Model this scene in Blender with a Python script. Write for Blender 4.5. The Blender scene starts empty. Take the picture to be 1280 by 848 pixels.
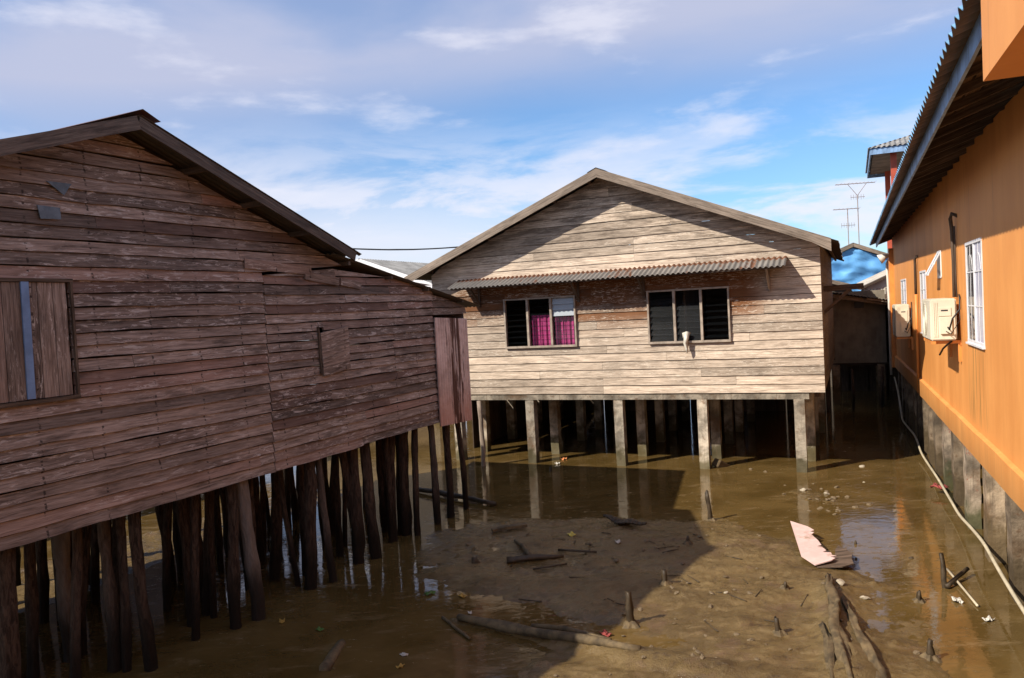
import bpy, bmesh, math, random
from mathutils import Vector, Matrix, noise
random.seed(7)
R = math.radians
sc = bpy.context.scene
COL = sc.collection

# ------------------------------------------------------------------ camera
CAM_H = 3.5
cd = bpy.data.cameras.new('camera'); cam = bpy.data.objects.new('camera', cd); COL.objects.link(cam)
cd.sensor_width = 36; cd.lens = 27.45; cd.clip_end = 3000; cd.clip_start = .05
cam.location = (0, 0, CAM_H)
cam.matrix_world = Matrix.Translation((0, 0, CAM_H)) @ Matrix.Rotation(R(90 - 2.051), 4, 'X') @ Matrix.Rotation(R(-3.034), 4, 'Z')
sc.camera = cam
sc.view_settings.view_transform = 'Standard'; sc.view_settings.look = 'None'; sc.view_settings.gamma = 1
sc.view_settings.exposure = 0.55
sc.cycles.max_bounces = 8

# ------------------------------------------------------------------ light
SUN_AZ, SUN_EL = 63.0, 39.0                       # direction the light travels (clockwise from +Y), elevation
w = bpy.data.worlds.new('World'); sc.world = w; w.use_nodes = True
def build_world():
    nt = w.node_tree; N = nt.nodes; Lk = nt.links; N.clear()
    out = N.new('ShaderNodeOutputWorld'); bg = N.new('ShaderNodeBackground'); bg.inputs[1].default_value = .09
    sky = N.new('ShaderNodeTexSky'); sky.sky_type = 'NISHITA'; sky.sun_disc = False
    sky.sun_elevation = R(SUN_EL); sky.sun_rotation = R(SUN_AZ + 180); sky.air_density = 1.0; sky.dust_density = .6; sky.ozone_density = 2.0
    tc = N.new('ShaderNodeTexCoord'); sep = N.new('ShaderNodeSeparateXYZ'); Lk.new(tc.outputs['Generated'], sep.inputs[0])
    def m(op, a, b=None, c=None):
        n = N.new('ShaderNodeMath'); n.operation = op
        for i, v in enumerate((a, b, c)):
            if v is None: continue
            if isinstance(v, (int, float)): n.inputs[i].default_value = v
            else: Lk.new(v, n.inputs[i])
        return n.outputs[0]
    def ramp(v, a, b):
        n = N.new('ShaderNodeMapRange'); n.interpolation_type = 'SMOOTHSTEP'
        Lk.new(v, n.inputs[0]); n.inputs[1].default_value = a; n.inputs[2].default_value = b
        return n.outputs[0]
    el = sep.outputs[2]; az = m('ARCTAN2', sep.outputs[0], sep.outputs[1])
    def nz(sx, sy, scale, det, rough, seed, dist=0.):
        cb = N.new('ShaderNodeCombineXYZ'); Lk.new(m('MULTIPLY', az, sx), cb.inputs[0]); Lk.new(m('MULTIPLY', el, sy), cb.inputs[1]); cb.inputs[2].default_value = seed
        n = N.new('ShaderNodeTexNoise'); n.inputs['Scale'].default_value = scale; n.inputs['Detail'].default_value = det
        n.inputs['Roughness'].default_value = rough; n.inputs['Distortion'].default_value = dist
        Lk.new(cb.outputs[0], n.inputs['Vector']); return n.outputs[0]
    # high thin veil, streaky, stronger above 15 degrees and to the left
    veil_n = nz(1.3, 4.2, 1.3, 6, .5, 3.1, .3)
    veil_h = m('ADD', ramp(el, .21, .34), m('MULTIPLY', ramp(az, .05, -.55), .55))
    veil = m('MULTIPLY', m('MINIMUM', veil_h, 1.0), m('ADD', .40, m('MULTIPLY', ramp(veil_n, .36, .62), .60)))
    # low puffy bands
    puff_n = nz(2.4, 9.0, 1.9, 8, .60, 11.7, .3)
    puff_m = m('MULTIPLY', ramp(el, .26, .12), ramp(puff_n, .40, .60))
    puff_l = m('MULTIPLY', m('MULTIPLY', ramp(el, .20, .08), ramp(az, .30, -.16)), .95)
    puff = m('MAXIMUM', m('MULTIPLY', puff_m, .85), m('MULTIPLY', puff_l, m('ADD', .55, m('MULTIPLY', puff_n, .6))))
    # scattered wisps through the blue
    wisp_n = nz(2.4, 8.0, 2.1, 7, .55, 29.0, .1)
    wisp = m('MULTIPLY', ramp(wisp_n, .53, .72), .55)
    blue = N.new('ShaderNodeMix'); blue.data_type = 'RGBA'; blue.blend_type = 'MULTIPLY'; blue.inputs[0].default_value = 1
    Lk.new(sky.outputs[0], blue.inputs[6]); blue.inputs[7].default_value = SKY_TINT
    def mix(a, fac, colr):
        n = N.new('ShaderNodeMix'); n.data_type = 'RGBA'; Lk.new(fac, n.inputs[0]); Lk.new(a, n.inputs[6]); n.inputs[7].default_value = colr
        return n.outputs[2]
    c = mix(blue.outputs[2], veil, VEIL_C); c = mix(c, wisp, PUFF_C); c = mix(c, m('MINIMUM', puff, 1.0), PUFF_C)
    Lk.new(c, bg.inputs[0]); Lk.new(bg.outputs[0], out.inputs[0])
SKY_TINT = (.80, 1.07, 1.33, 1); VEIL_C = (4.0, 4.35, 5.85, 1); PUFF_C = (6.9, 6.9, 7.7, 1)
build_world()
sl = bpy.data.lights.new('sun', 'SUN'); sl.energy = 4.9; sl.angle = R(.53); sl.color = (1, .915, .79)
sun = bpy.data.objects.new('sun', sl); COL.objects.link(sun); sun.location = (0, 0, 30)
sd = Vector((math.sin(R(SUN_AZ)) * math.cos(R(SUN_EL)), math.cos(R(SUN_AZ)) * math.cos(R(SUN_EL)), -math.sin(R(SUN_EL))))
sun.rotation_euler = sd.to_track_quat('-Z', 'Y').to_euler()

# ------------------------------------------------------------------ helpers
class MB:
    """collects shapes, then links them as ONE mesh object"""
    def __init__(s): s.v = []; s.f = []; s.uv = []; s.t = []; s.mi = []
    def face(s, pts, uvs=None, t=None, mi=0):
        i = len(s.v); s.v += [tuple(p) for p in pts]; s.f.append(tuple(range(i, i + len(pts))))
        s.uv.append(uvs or [(0, 0)] * len(pts)); s.t += [t or (.5, .5, .5)] * len(pts); s.mi.append(mi)
    def beam(s, p0, p1, a, b, up=(0, 0, 1), t=None, ends=None, mi=0, nseg=1, wob=0):
        """bar from p0 to p1; a = width (sideways), b = height (along up)"""
        p0 = Vector(p0); p1 = Vector(p1); x = (p1 - p0); ln = x.length; x.normalize(); up = Vector(up)
        y = up.cross(x); y.normalize(); z = x.cross(y)
        t = t or (random.random(), random.random(), random.random()); ou = random.random() * 40; ov = random.random() * 40
        rings = []
        for k in range(nseg + 1):
            q = p0.lerp(p1, k / nseg); e = Vector((random.uniform(-wob, wob), random.uniform(-wob, wob), random.uniform(-wob, wob))) if wob and 0 < k < nseg else Vector()
            rings.append([q + e + y * (sy * a / 2) + z * (sz * b / 2) for sy, sz in ((-1, -1), (1, -1), (1, 1), (-1, 1))])
        per = [0, a, a + b, 2 * a + b, 2 * a + 2 * b]
        for k in range(nseg):
            u0 = ou + ln * k / nseg; u1 = ou + ln * (k + 1) / nseg
            for j in range(4):
                A, B = rings[k], rings[k + 1]; j2 = (j + 1) % 4
                s.face([A[j], A[j2], B[j2], B[j]], [(u0, ov + per[j]), (u0, ov + per[j + 1]), (u1, ov + per[j + 1]), (u1, ov + per[j])], t, mi)
        s.face(rings[0][::-1], [(ou, ov), (ou, ov + a), (ou + .02, ov + a), (ou + .02, ov)], t, mi)
        s.face(rings[-1], [(ou, ov), (ou, ov + a), (ou + .02, ov + a), (ou + .02, ov)], t, mi)
    def box(s, x0, x1, y0, y1, z0, z1, t=None, mi=0):
        s.beam((x0, (y0 + y1) / 2, (z0 + z1) / 2), (x1, (y0 + y1) / 2, (z0 + z1) / 2), abs(y1 - y0), abs(z1 - z0), t=t, mi=mi)
    def tube(s, pts, rad, seg=10, wob=0, cap=True, t=None, smooth=False, jag=0):
        pts = [Vector(p) for p in pts]; n = len(pts); rad = rad if isinstance(rad, (list, tuple)) else [rad] * n
        t = t or (random.random(), random.random(), random.random()); rings = []; acc = random.random() * 30; base = len(s.v)
        ref = Vector((.31, .77, .55))
        for k, p in enumerate(pts):
            d = (pts[min(k + 1, n - 1)] - pts[max(k - 1, 0)]).normalized()
            a = ref - d * ref.dot(d); a.normalize(); b = d.cross(a)
            if k: acc += (p - pts[k - 1]).length
            ring = []
            for j in range(seg):
                an = 2 * math.pi * j / seg; r = rad[k] * (1 + (noise.noise(Vector((math.cos(an) * 1.3, math.sin(an) * 1.3, acc * 2.5))) * wob if wob else 0))
                q = p + a * (math.cos(an) * r) + b * (math.sin(an) * r)
                if jag and k == n - 1: q += d * random.uniform(-jag, jag)
                s.v.append(tuple(q)); s.t.append(t); ring.append(len(s.v) - 1)
            rings.append((ring, acc))
        for k in range(n - 1):
            (A, ua), (B, ub) = rings[k], rings[k + 1]
            for j in range(seg):
                j2 = (j + 1) % seg; v0 = j / seg * 2 * math.pi * rad[k]; v1 = (j + 1) / seg * 2 * math.pi * rad[k]
                s.f.append((A[j], A[j2], B[j2], B[j])); s.uv.append([(ua, v0), (ua, v1), (ub, v1), (ub, v0)]); s.mi.append(0)
        if cap:
            for ring, rv in ((rings[0][0], True), (rings[-1][0], False)):
                s.f.append(tuple(ring[::-1] if rv else ring)); s.uv.append([(0, 0)] * seg); s.mi.append(0)
    def prism(s, poly, axis_fn, d0, d1, t=None, mi=0):
        """polygon in 2d, extruded between depths d0 and d1; axis_fn(a,b,d)->xyz"""
        t = t or (random.random(), random.random(), random.random()); o = random.random() * 30
        F = [axis_fn(a, b, d0) for a, b in poly]; B = [axis_fn(a, b, d1) for a, b in poly]; uv = [(a + o, b + o) for a, b in poly]
        s.face(F, uv, t, mi); s.face(B[::-1], uv[::-1], t, mi)
        for i in range(len(poly)):
            j = (i + 1) % len(poly); s.face([F[j], F[i], B[i], B[j]], [uv[j], uv[i], (uv[i][0], uv[i][1] + .03), (uv[j][0], uv[j][1] + .03)], t, mi)
    def corr(s, p0, eu, ev, lu, lv, wave, amp, th=.006, nv=6, per=8, jit=0, mi=0, mi2=None, sag=0):
        """corrugated sheet: waves run across eu, ribs along ev"""
        p0 = Vector(p0); eu = Vector(eu).normalized(); ev = Vector(ev).normalized(); nn = eu.cross(ev).normalized()
        if nn.z < 0: nn = -nn
        nu = max(2, int(lu / wave * per)); g = []
        for i in range(nu + 1):
            u = lu * i / nu; row = []
            for j in range(nv + 1):
                v = lv * j / nv; h = amp * math.cos(2 * math.pi * u / wave)
                ejit = noise.noise(Vector((u * .9, 7.3, 0))) * jit * (1 - j / nv)
                dip = noise.noise(Vector((u * .35, v * .5, 3.3))) * sag
                row.append(p0 + eu * u + ev * (v - ejit) + nn * (h + dip))
            g.append(row)
        t0 = (.5, .5, .5); mi2 = mi if mi2 is None else mi2
        for i in range(nu):
            panel = int((lu * i / nu) / .75); random_t = ((panel * 37 % 11) / 11., (panel * 53 % 7) / 7., .5)
            for j in range(nv):
                a, b, c, d = g[i][j], g[i + 1][j], g[i + 1][j + 1], g[i][j + 1]
                u0, u1 = lu * i / nu, lu * (i + 1) / nu; v0, v1 = lv * j / nv, lv * (j + 1) / nv
                uv = [(v0, u0), (v0, u1), (v1, u1), (v1, u0)]
                s.face([a + nn * th, b + nn * th, c + nn * th, d + nn * th], uv, random_t, mi)
                s.face([a, d, c, b], [uv[0], uv[3], uv[2], uv[1]], random_t, mi2)
            s.face([g[i][0], g[i + 1][0], g[i + 1][0] + nn * th, g[i][0] + nn * th], None, random_t, mi)
    def build(s, name, mats, parent=None, smooth=False):
        me = bpy.data.meshes.new(name); me.from_pydata(s.v, [], s.f)
        uvl = me.uv_layers.new(name='uv'); fl = []
        for uvs in s.uv:
            for q in uvs: fl += [q[0], q[1]]
        uvl.data.foreach_set('uv', fl)
        ca = me.color_attributes.new('tint', 'FLOAT_COLOR', 'POINT'); fl = []
        for q in s.t: fl += [q[0], q[1], q[2], 1]
        ca.data.foreach_set('color', fl)
        for mt in (mats if isinstance(mats, (list, tuple)) else [mats]): me.materials.append(mt)
        if any(s.mi): me.polygons.foreach_set('material_index', s.mi)
        if smooth: me.polygons.foreach_set('use_smooth', [True] * len(me.polygons))
        me.update()
        o = bpy.data.objects.new(name, me); COL.objects.link(o)
        if parent: o.parent = parent
        return o

def tag(o, label, cat, group=None, kind=None):
    if label: o['label'] = label
    if cat: o['category'] = cat
    if group: o['group'] = group
    if kind: o['kind'] = kind
    return o
def thing(name, label, cat, loc, az=None, group=None, rz=0):
    o = bpy.data.objects.new(name, None); COL.objects.link(o); o.location = loc; o.empty_display_size = .3
    if az is not None: rz = R(90 - az)
    o.rotation_euler = (0, 0, rz); return tag(o, label, cat, group)

# ------------------------------------------------------------------ materials
class NT:
    def __init__(s, name):
        s.m = bpy.data.materials.new(name); s.m.use_nodes = True; s.t = s.m.node_tree; s.N = s.t.nodes; s.L = s.t.links
        s.b = s.N['Principled BSDF']
    def put(s, v, sock):
        if isinstance(v, (int, float)): sock.default_value = v
        elif isinstance(v, tuple): sock.default_value = v if len(v) == len(sock.default_value) else (*v, 1)
        else: s.L.new(v, sock)
    def math(s, op, a, b=0.0, clamp=False):
        n = s.N.new('ShaderNodeMath'); n.operation = op; n.use_clamp = clamp; s.put(a, n.inputs[0]); s.put(b, n.inputs[1]); return n.outputs[0]
    def rng(s, v, a, b, c=0., d=1.):
        n = s.N.new('ShaderNodeMapRange'); n.interpolation_type = 'SMOOTHSTEP'; s.put(v, n.inputs[0])
        for i, q in enumerate((a, b, c, d)): n.inputs[i + 1].default_value = q
        return n.outputs[0]
    def mix(s, f, a, b, mode='MIX'):
        n = s.N.new('ShaderNodeMix'); n.data_type = 'RGBA'; n.blend_type = mode; s.put(f, n.inputs[0]); s.put(a, n.inputs[6]); s.put(b, n.inputs[7]); return n.outputs[2]
    def coord(s, kind='Object', scale=(1, 1, 1)):
        if kind == 'UV':
            n = s.N.new('ShaderNodeUVMap'); n.uv_map = 'uv'; o = n.outputs[0]
        else:
            n = s.N.new('ShaderNodeTexCoord'); o = n.outputs[kind]
        mp = s.N.new('ShaderNodeMapping'); s.L.new(o, mp.inputs[0]); mp.inputs['Scale'].default_value = scale; return mp.outputs[0]
    def noise(s, vec, scale=1, det=4, rough=.55, dist=0):
        n = s.N.new('ShaderNodeTexNoise'); s.L.new(vec, n.inputs['Vector']); n.inputs['Scale'].default_value = scale
        n.inputs['Detail'].default_value = det; n.inputs['Roughness'].default_value = rough; n.inputs['Distortion'].default_value = dist
        return n.outputs[0]
    def voro(s, vec, scale, feat='F1'):
        n = s.N.new('ShaderNodeTexVoronoi'); n.feature = feat; s.L.new(vec, n.inputs['Vector']); n.inputs['Scale'].default_value = scale; return n.outputs[0]
    def tint(s):
        n = s.N.new('ShaderNodeAttribute'); n.attribute_name = 'tint'; q = s.N.new('ShaderNodeSeparateColor'); s.L.new(n.outputs[0], q.inputs[0]); return q.outputs
    def rand(s):
        return s.N.new('ShaderNodeObjectInfo').outputs['Random']
    def xyz(s, kind='Object'):
        n = s.N.new('ShaderNodeTexCoord'); q = s.N.new('ShaderNodeSeparateXYZ'); s.L.new(n.outputs[kind], q.inputs[0]); return q.outputs
    def bump(s, h, st=.4, d=.01):
        n = s.N.new('ShaderNodeBump'); n.inputs['Strength'].default_value = st; n.inputs['Distance'].default_value = d; s.put(h, n.inputs['Height']); s.L.new(n.outputs[0], s.b.inputs['Normal'])
    def fin(s, col, rough=.7, spec=.4, metal=0.):
        s.put(col, s.b.inputs['Base Color']); s.put(rough, s.b.inputs['Roughness']); s.put(spec, s.b.inputs['Specular IOR Level']); s.put(metal, s.b.inputs['Metallic']); return s.m

def wood(name, dark, mid, light, flake=None, flake_amt=.0, studs=0, mildew=None, flake_sc=1., stain=.5, tintamp=.45, rough=.8, brown=None, brown_box=None, warm=None):
    n = NT(name); uv = n.coord('UV'); T = n.tint()
    g1 = n.noise(n.coord('UV', (1.3, 26, 1)), 1.6, 6, .62, .5); g2 = n.noise(n.coord('UV', (5, 130, 1)), 1.4, 4, .6)
    g = n.math('ADD', n.math('MULTIPLY', g1, .65), n.math('MULTIPLY', g2, .35))
    c = n.mix(n.rng(g, .34, .52), dark, mid); c = n.mix(n.rng(g, .48, .66), c, light)
    big = n.noise(n.coord('Object', (.8, .8, 1.3)), 1.1, 4, .6)
    if warm: c = n.mix(n.math('MULTIPLY', n.rng(T[1], .45, .95), .7), c, n.mix(g, tuple(q * .45 for q in warm), warm))
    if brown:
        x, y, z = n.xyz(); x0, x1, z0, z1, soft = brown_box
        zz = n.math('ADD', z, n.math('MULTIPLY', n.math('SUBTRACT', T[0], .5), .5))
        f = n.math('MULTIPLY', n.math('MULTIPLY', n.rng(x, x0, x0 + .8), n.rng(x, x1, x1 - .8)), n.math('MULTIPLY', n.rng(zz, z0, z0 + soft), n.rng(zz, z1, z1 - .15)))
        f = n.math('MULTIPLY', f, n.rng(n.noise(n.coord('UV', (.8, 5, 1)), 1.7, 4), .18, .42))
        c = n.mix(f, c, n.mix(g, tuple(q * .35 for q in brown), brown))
    st = n.noise(n.coord('UV', (1.1, 5, 1)), 1.5, 5, .65)
    c = n.mix(n.math('MULTIPLY', n.rng(st, .52, .70), stain), c, tuple(q * .6 for q in dark), 'MIX')
    tt = n.math('ADD', 1 - tintamp * .5, n.math('MULTIPLY', T[0], tintamp))
    tt = n.math('MULTIPLY', tt, n.rng(big, .3, .7, .78, 1.15))
    c = n.mix(1.0, c, n.mix(0., tt, tt), 'MULTIPLY')
    if flake:
        fn = n.noise(n.coord('UV', (5 / flake_sc, 30 / flake_sc, 1)), 1.5, 6, .74, .9)
        reg = n.noise(n.coord('UV', (.55, 3.0, 1)), 1.3, 3, .6)
        f = n.math('MULTIPLY', n.rng(fn, .53, .61), n.rng(n.math('ADD', reg, n.math('MULTIPLY', T[2], .24)), .50, .68))
        c = n.mix(n.math('MULTIPLY', f, flake_amt), c, flake)
    if studs:      # rust weeping from the nail lines
        x, y, z = n.xyz(); fr = n.math('ABSOLUTE', n.math('SUBTRACT', n.math('FRACT', n.math('ADD', n.math('DIVIDE', x, studs), 10.3)), .5)); nz_ = n.noise(n.coord('Object', (9, 9, 22)), 1.5, 3, .6)
        c = n.mix(n.math('MULTIPLY', n.rng(n.math('MULTIPLY', fr, studs), .016, .006), n.rng(nz_, .5, .6, 0, .85)), c, tuple(q * .3 for q in dark))
    if mildew:
        x, y, z = n.xyz(); mm = n.math('MULTIPLY', n.rng(z, mildew[0], mildew[1]), n.rng(n.noise(n.coord('UV', (.7, 4, 1)), 1.4, 6, .7), .44, .62)); c = n.mix(n.math('MULTIPLY', mm, .8), c, tuple(q * .55 for q in dark))
    n.bump(n.math('ADD', g, n.math('MULTIPLY', st, .4)), .55, .006)
    return n.fin(c, rough, .25)

def plain(name, col, var=.25, rough=.6, scale=3., spec=.4, metal=0., dirt=None, dirt_amt=.4, bump=.1):
    n = NT(name); o = n.coord('Object'); a = n.noise(o, scale, 6, .6)
    c = n.mix(n.rng(a, .3, .7), tuple(q * (1 - var) for q in col), tuple(min(1, q * (1 + var * .6)) for q in col))
    if dirt: c = n.mix(n.math('MULTIPLY', n.rng(n.noise(n.coord('Object', (3, 3, .6)), scale * 1.1, 6, .65), .5, .72), dirt_amt), c, dirt)
    n.bump(n.noise(o, scale * 14, 4), bump, .005); return n.fin(c, rough, spec, metal)

def rusty(name, zinc, rust, amt, rough=.55, edge=None, edge_v=None):
    n = NT(name); T = n.tint(); a = n.noise(n.coord('UV', (1.2, 9, 1)), 1.3, 6, .65, .4); b = n.noise(n.coord('Object'), 2.2, 6, .65)
    f = n.math('ADD', n.math('MULTIPLY', a, .6), n.math('MULTIPLY', b, .4)); f = n.math('ADD', f, n.math('MULTIPLY', n.math('SUBTRACT', T[0], .5), .12))
    c = n.mix(n.rng(b, .3, .7), tuple(q * .7 for q in zinc), zinc)
    m = n.rng(f, .62 - amt * .3, .72 - amt * .3)
    if edge_v:
        u = n.N.new('ShaderNodeUVMap'); u.uv_map = 'uv'; q = n.N.new('ShaderNodeSeparateXYZ'); n.L.new(u.outputs[0], q.inputs[0])
        m = n.math('MAXIMUM', m, n.rng(n.math('ADD', q.outputs[0], n.math('MULTIPLY', a, .12)), edge_v, edge_v + .1))
    c = n.mix(m, c, n.mix(a, tuple(q * .4 for q in rust), rust))
    n.bump(b, .15, .004); return n.fin(c, rough, .3, .0)

M = {}
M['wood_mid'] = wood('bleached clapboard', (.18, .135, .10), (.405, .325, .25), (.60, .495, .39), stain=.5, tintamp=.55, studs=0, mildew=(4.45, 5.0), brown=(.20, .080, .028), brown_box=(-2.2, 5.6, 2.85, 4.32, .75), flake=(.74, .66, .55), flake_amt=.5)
M['wood_left'] = wood('dark weathered clapboard', (.082, .056, .043), (.226, .166, .135), (.355, .275, .232), flake=(.56, .49, .445), flake_amt=.65, stain=.7, tintamp=.8, warm=(.27, .155, .12), studs=.61, flake_sc=1.5)
M['wood_barge_left'] = wood('grey barge wood', (.035, .025, .02), (.095, .07, .055), (.15, .115, .092), stain=.6)
M['wood_barge_mid'] = wood('pale barge wood', (.09, .068, .052), (.21, .165, .128), (.31, .25, .20), stain=.6)
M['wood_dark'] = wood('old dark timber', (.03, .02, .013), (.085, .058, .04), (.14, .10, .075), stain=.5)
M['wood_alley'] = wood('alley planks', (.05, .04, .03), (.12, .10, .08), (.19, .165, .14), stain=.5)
def pile_mat():
    n = NT('pile bark'); a = n.noise(n.coord('UV', (3.5, 18, 1)), 1.6, 7, .68, .9); T = n.tint(); z = n.xyz()[2]
    c = n.mix(n.rng(a, .35, .65), (.022, .013, .009), (.085, .054, .038)); c = n.mix(n.math('MULTIPLY', n.rng(T[0], .6, 1.), .7), c, n.mix(a, (.12, .095, .08), (.34, .28, .24)))
    zz = n.math('ADD', z, n.math('MULTIPLY', n.noise(n.coord('Object', (6, 6, 2)), 1.5, 4), .5))
    wet = n.rng(zz, 1.15, .5)                                        # tide-blackened foot of each pile
    c = n.mix(n.math('MULTIPLY', wet, .92), c, (.012, .008, .005))
    n.bump(a, 1., .03); return n.fin(c, .8, .15)
M['pile'] = pile_mat()
def concrete(name, base=(.36, .32, .26), algae=(.055, .06, .018), top=.42, red=0.):
    n = NT(name); o = n.coord('Object'); r = n.rand(); v = n.N.new('ShaderNodeVectorMath'); v.operation = 'ADD'; n.L.new(o, v.inputs[0])
    cb = n.N.new('ShaderNodeCombineXYZ'); n.L.new(n.math('MULTIPLY', r, 31.), cb.inputs[0]); n.L.new(n.math('MULTIPLY', r, 17.), cb.inputs[1]); n.L.new(cb.outputs[0], v.inputs[1]); o2 = v.outputs[0]
    a = n.noise(o2, 3.2, 7, .62, .3); b = n.noise(o2, 1.5, 5, .6); z = n.xyz()[2]
    c = n.mix(n.rng(a, .33, .68), tuple(q * .42 for q in base), tuple(min(1, q * 1.35) for q in base))
    c = n.mix(n.math('MULTIPLY', n.rng(b, .52, .68), .75), c, (.13, .07, .03)); c = n.mix(n.math('MULTIPLY', n.rng(n.noise(o2, 9, 5, .7), .57, .66), .55 + red), c, (.16, .075, .03) if not red else (.30, .11, .07))
    zz = n.math('ADD', z, n.math('MULTIPLY', n.math('SUBTRACT', a, .5), .8)); c = n.mix(n.math('MULTIPLY', n.rng(zz, top, top - .3), .85), c, n.mix(a, tuple(q * .4 for q in algae), tuple(q * 1.5 for q in algae)))
    tt = n.math('ADD', .50, n.math('MULTIPLY', r, .75)); c = n.mix(1., c, n.mix(0., tt, tt), 'MULTIPLY')
    c = n.mix(n.rng(n.noise(n.coord('Object', (14, 14, .6)), 1.3, 4, .6), .56, .68, 0, .5), c, (.10, .07, .045))
    n.bump(n.math('ADD', a, n.noise(o2, 22, 4)), .6, .015); return n.fin(c, .85, .3)
M['concrete'] = concrete('stilt concrete', (.40, .345, .27), algae=(.075, .062, .022), top=.5); M['concrete_wall'] = concrete('column concrete', (.285, .215, .145), top=.70, algae=(.095, .064, .028)); M['concrete_red'] = concrete('spalled column', (.33, .26, .19), red=.35, top=.55)
def orange():
    n = NT('orange plaster'); a = n.noise(n.coord('Object', (1, 1, .35)), 1.6, 6, .6); s = n.noise(n.coord('Object', (9, 9, .35)), 1.2, 5, .62); x, y, z = n.xyz()
    c = n.mix(n.rng(a, .3, .7), (.62, .250, .064), (.73, .318, .090))
    c = n.mix(n.math('MULTIPLY', n.rng(s, .58, .78), .16), c, (.45, .19, .06))
    # run-off streaks below the sills
    f = n.math('MULTIPLY', n.math('MULTIPLY', n.rng(x, -1.3, -.9), n.rng(x, .45, .0)), n.math('MULTIPLY', n.rng(z, 1.55, 1.9), n.rng(z, 2.78, 2.7)))
    c = n.mix(n.math('MULTIPLY', f, n.rng(s, .46, .64, 0, .75)), c, (.22, .13, .035))
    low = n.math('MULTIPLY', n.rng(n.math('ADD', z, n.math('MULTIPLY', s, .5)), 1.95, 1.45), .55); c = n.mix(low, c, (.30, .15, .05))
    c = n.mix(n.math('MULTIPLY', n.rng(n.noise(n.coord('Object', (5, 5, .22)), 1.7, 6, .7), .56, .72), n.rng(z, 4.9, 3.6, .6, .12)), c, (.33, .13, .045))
    c = n.mix(n.rng(n.noise(n.coord('Object'), 2.3, 8, .75), .62, .72, 0, .35), c, (.80, .47, .22))
    n.bump(n.noise(n.coord('Object', (1, 1, 1)), 9, 7, .7), .25, .010); return n.fin(c, .62, .3)
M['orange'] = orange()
M['orange_trim'] = plain('orange gloss paint', (.66, .25, .06), .2, .4)
M['zinc'] = rusty('aged roof iron', (.30, .285, .265), (.23, .09, .04), .35)
M['zinc_awning'] = rusty('awning iron', (.235, .215, .195), (.20, .075, .035), .25, edge_v=.50)
def panel_mat():
    n = NT('rust streaked iron panel'); uv = n.coord('UV', (.55, 13, 1)); a = n.noise(uv, 1.2, 6, .7, .3); b = n.noise(n.coord('Object'), 3., 6, .7); x, y, z = n.xyz()
    c = n.mix(n.rng(b, .3, .7), (.50, .36, .31), (.78, .62, .56)); c = n.mix(n.rng(z, 2.5, 1.7, 0, .6), c, (.52, .24, .15))
    st = n.math('ADD', a, n.math('MULTIPLY', n.math('MULTIPLY', n.rng(x, .35, .62), n.rng(x, .98, .75)), .16)); c = n.mix(n.rng(st, .58, .68, 0, .92), c, (.085, .030, .016)); n.bump(b, .2, .004); return n.fin(c, .6, .25)
M['zinc_panel'] = panel_mat()
M['rust_cap'] = rusty('rusted ridge iron', (.16, .09, .07), (.15, .05, .03), .6)
M['zinc_dark'] = rusty('darker iron underside', (.085, .068, .055), (.10, .05, .03), .4)  # second tone for the lower face of iron sheets, darker than the top
M['roof_blue'] = plain('blue grey roof sheet', (.13, .27, .42), .35, .5, 2.); M['roof_grey'] = plain('grey cement roof sheet', (.24, .235, .225), .3, .8, 2., dirt=(.12, .11, .10))
M['roof_under'] = plain('stained sheet underside', (.17, .125, .095), .4, .9, 2.5)
M['blue_paint'] = plain('flaking blue paint', (.19, .31, .50), .35, .55, 4., dirt=(.06, .07, .10), dirt_amt=.6)
M['blue_batten'] = plain('blue painted batten', (.15, .25, .44), .25, .6, 5., dirt=(.2, .2, .24))
M['sheet_patch'] = plain('grey sheet patch', (.11, .135, .165), .4, .45, 8.)
M['white_frame'] = plain('white painted frame', (.70, .69, .70), .12, .4, 4.); M['pale_frame'] = plain('worn timber frame', (.33, .27, .215), .35, .7, 6.)
M['ac_white'] = plain('cream enamel', (.66, .60, .47), .12, .45, 2., dirt=(.40, .33, .22), dirt_amt=.3); M['ac_dark'] = plain('dark grille', (.04, .04, .042), .2, .5)
M['red_paint'] = plain('red painted post', (.42, .075, .035), .25, .5); M['black_cable'] = plain('black rubber', (.018, .016, .015), .2, .5)
M['hose'] = plain('pale plastic hose', (.50, .43, .30), .2, .45, 3., dirt=(.22, .17, .1)); M['pipe_white'] = plain('white pvc', (.66, .62, .55), .15, .4)
M['galv'] = plain('antenna metal', (.28, .23, .21), .2, .5); M['pale_iron'] = rusty('pale corrugated cladding', (.55, .49, .40), (.3, .2, .12), .05)
M['stone'] = plain('muddy stone', (.14, .10, .055), .5, .75, 6., dirt=(.24, .19, .13), bump=.4); M['stone_pale'] = plain('pale shell stone', (.36, .31, .23), .4, .7, 8.)
M['litter_white'] = plain('white plastic scrap', (.60, .56, .48), .3, .5, 9.); M['litter_yellow'] = plain('yellow scrap', (.62, .50, .10), .2, .5); M['litter_orange'] = plain('orange scrap', (.75, .28, .10), .2, .5)
M['litter_red'] = plain('dull red rag', (.30, .06, .05), .4, .8); M['leaf'] = plain('green leaf', (.08, .16, .03), .3, .5); M['leaf_brown'] = plain('yellow leaf', (.42, .26, .05), .3, .5)
def glass(name, col, transp, rough=.04):
    n = NT(name); n.fin(col, rough, .6); tr = n.N.new('ShaderNodeBsdfTransparent'); mx = n.N.new('ShaderNodeMixShader'); mx.inputs[0].default_value = transp
    n.L.new(n.b.outputs[0], mx.inputs[1]); n.L.new(tr.outputs[0], mx.inputs[2]); n.L.new(mx.outputs[0], n.N['Material Output'].inputs[0]); return n.m
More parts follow.
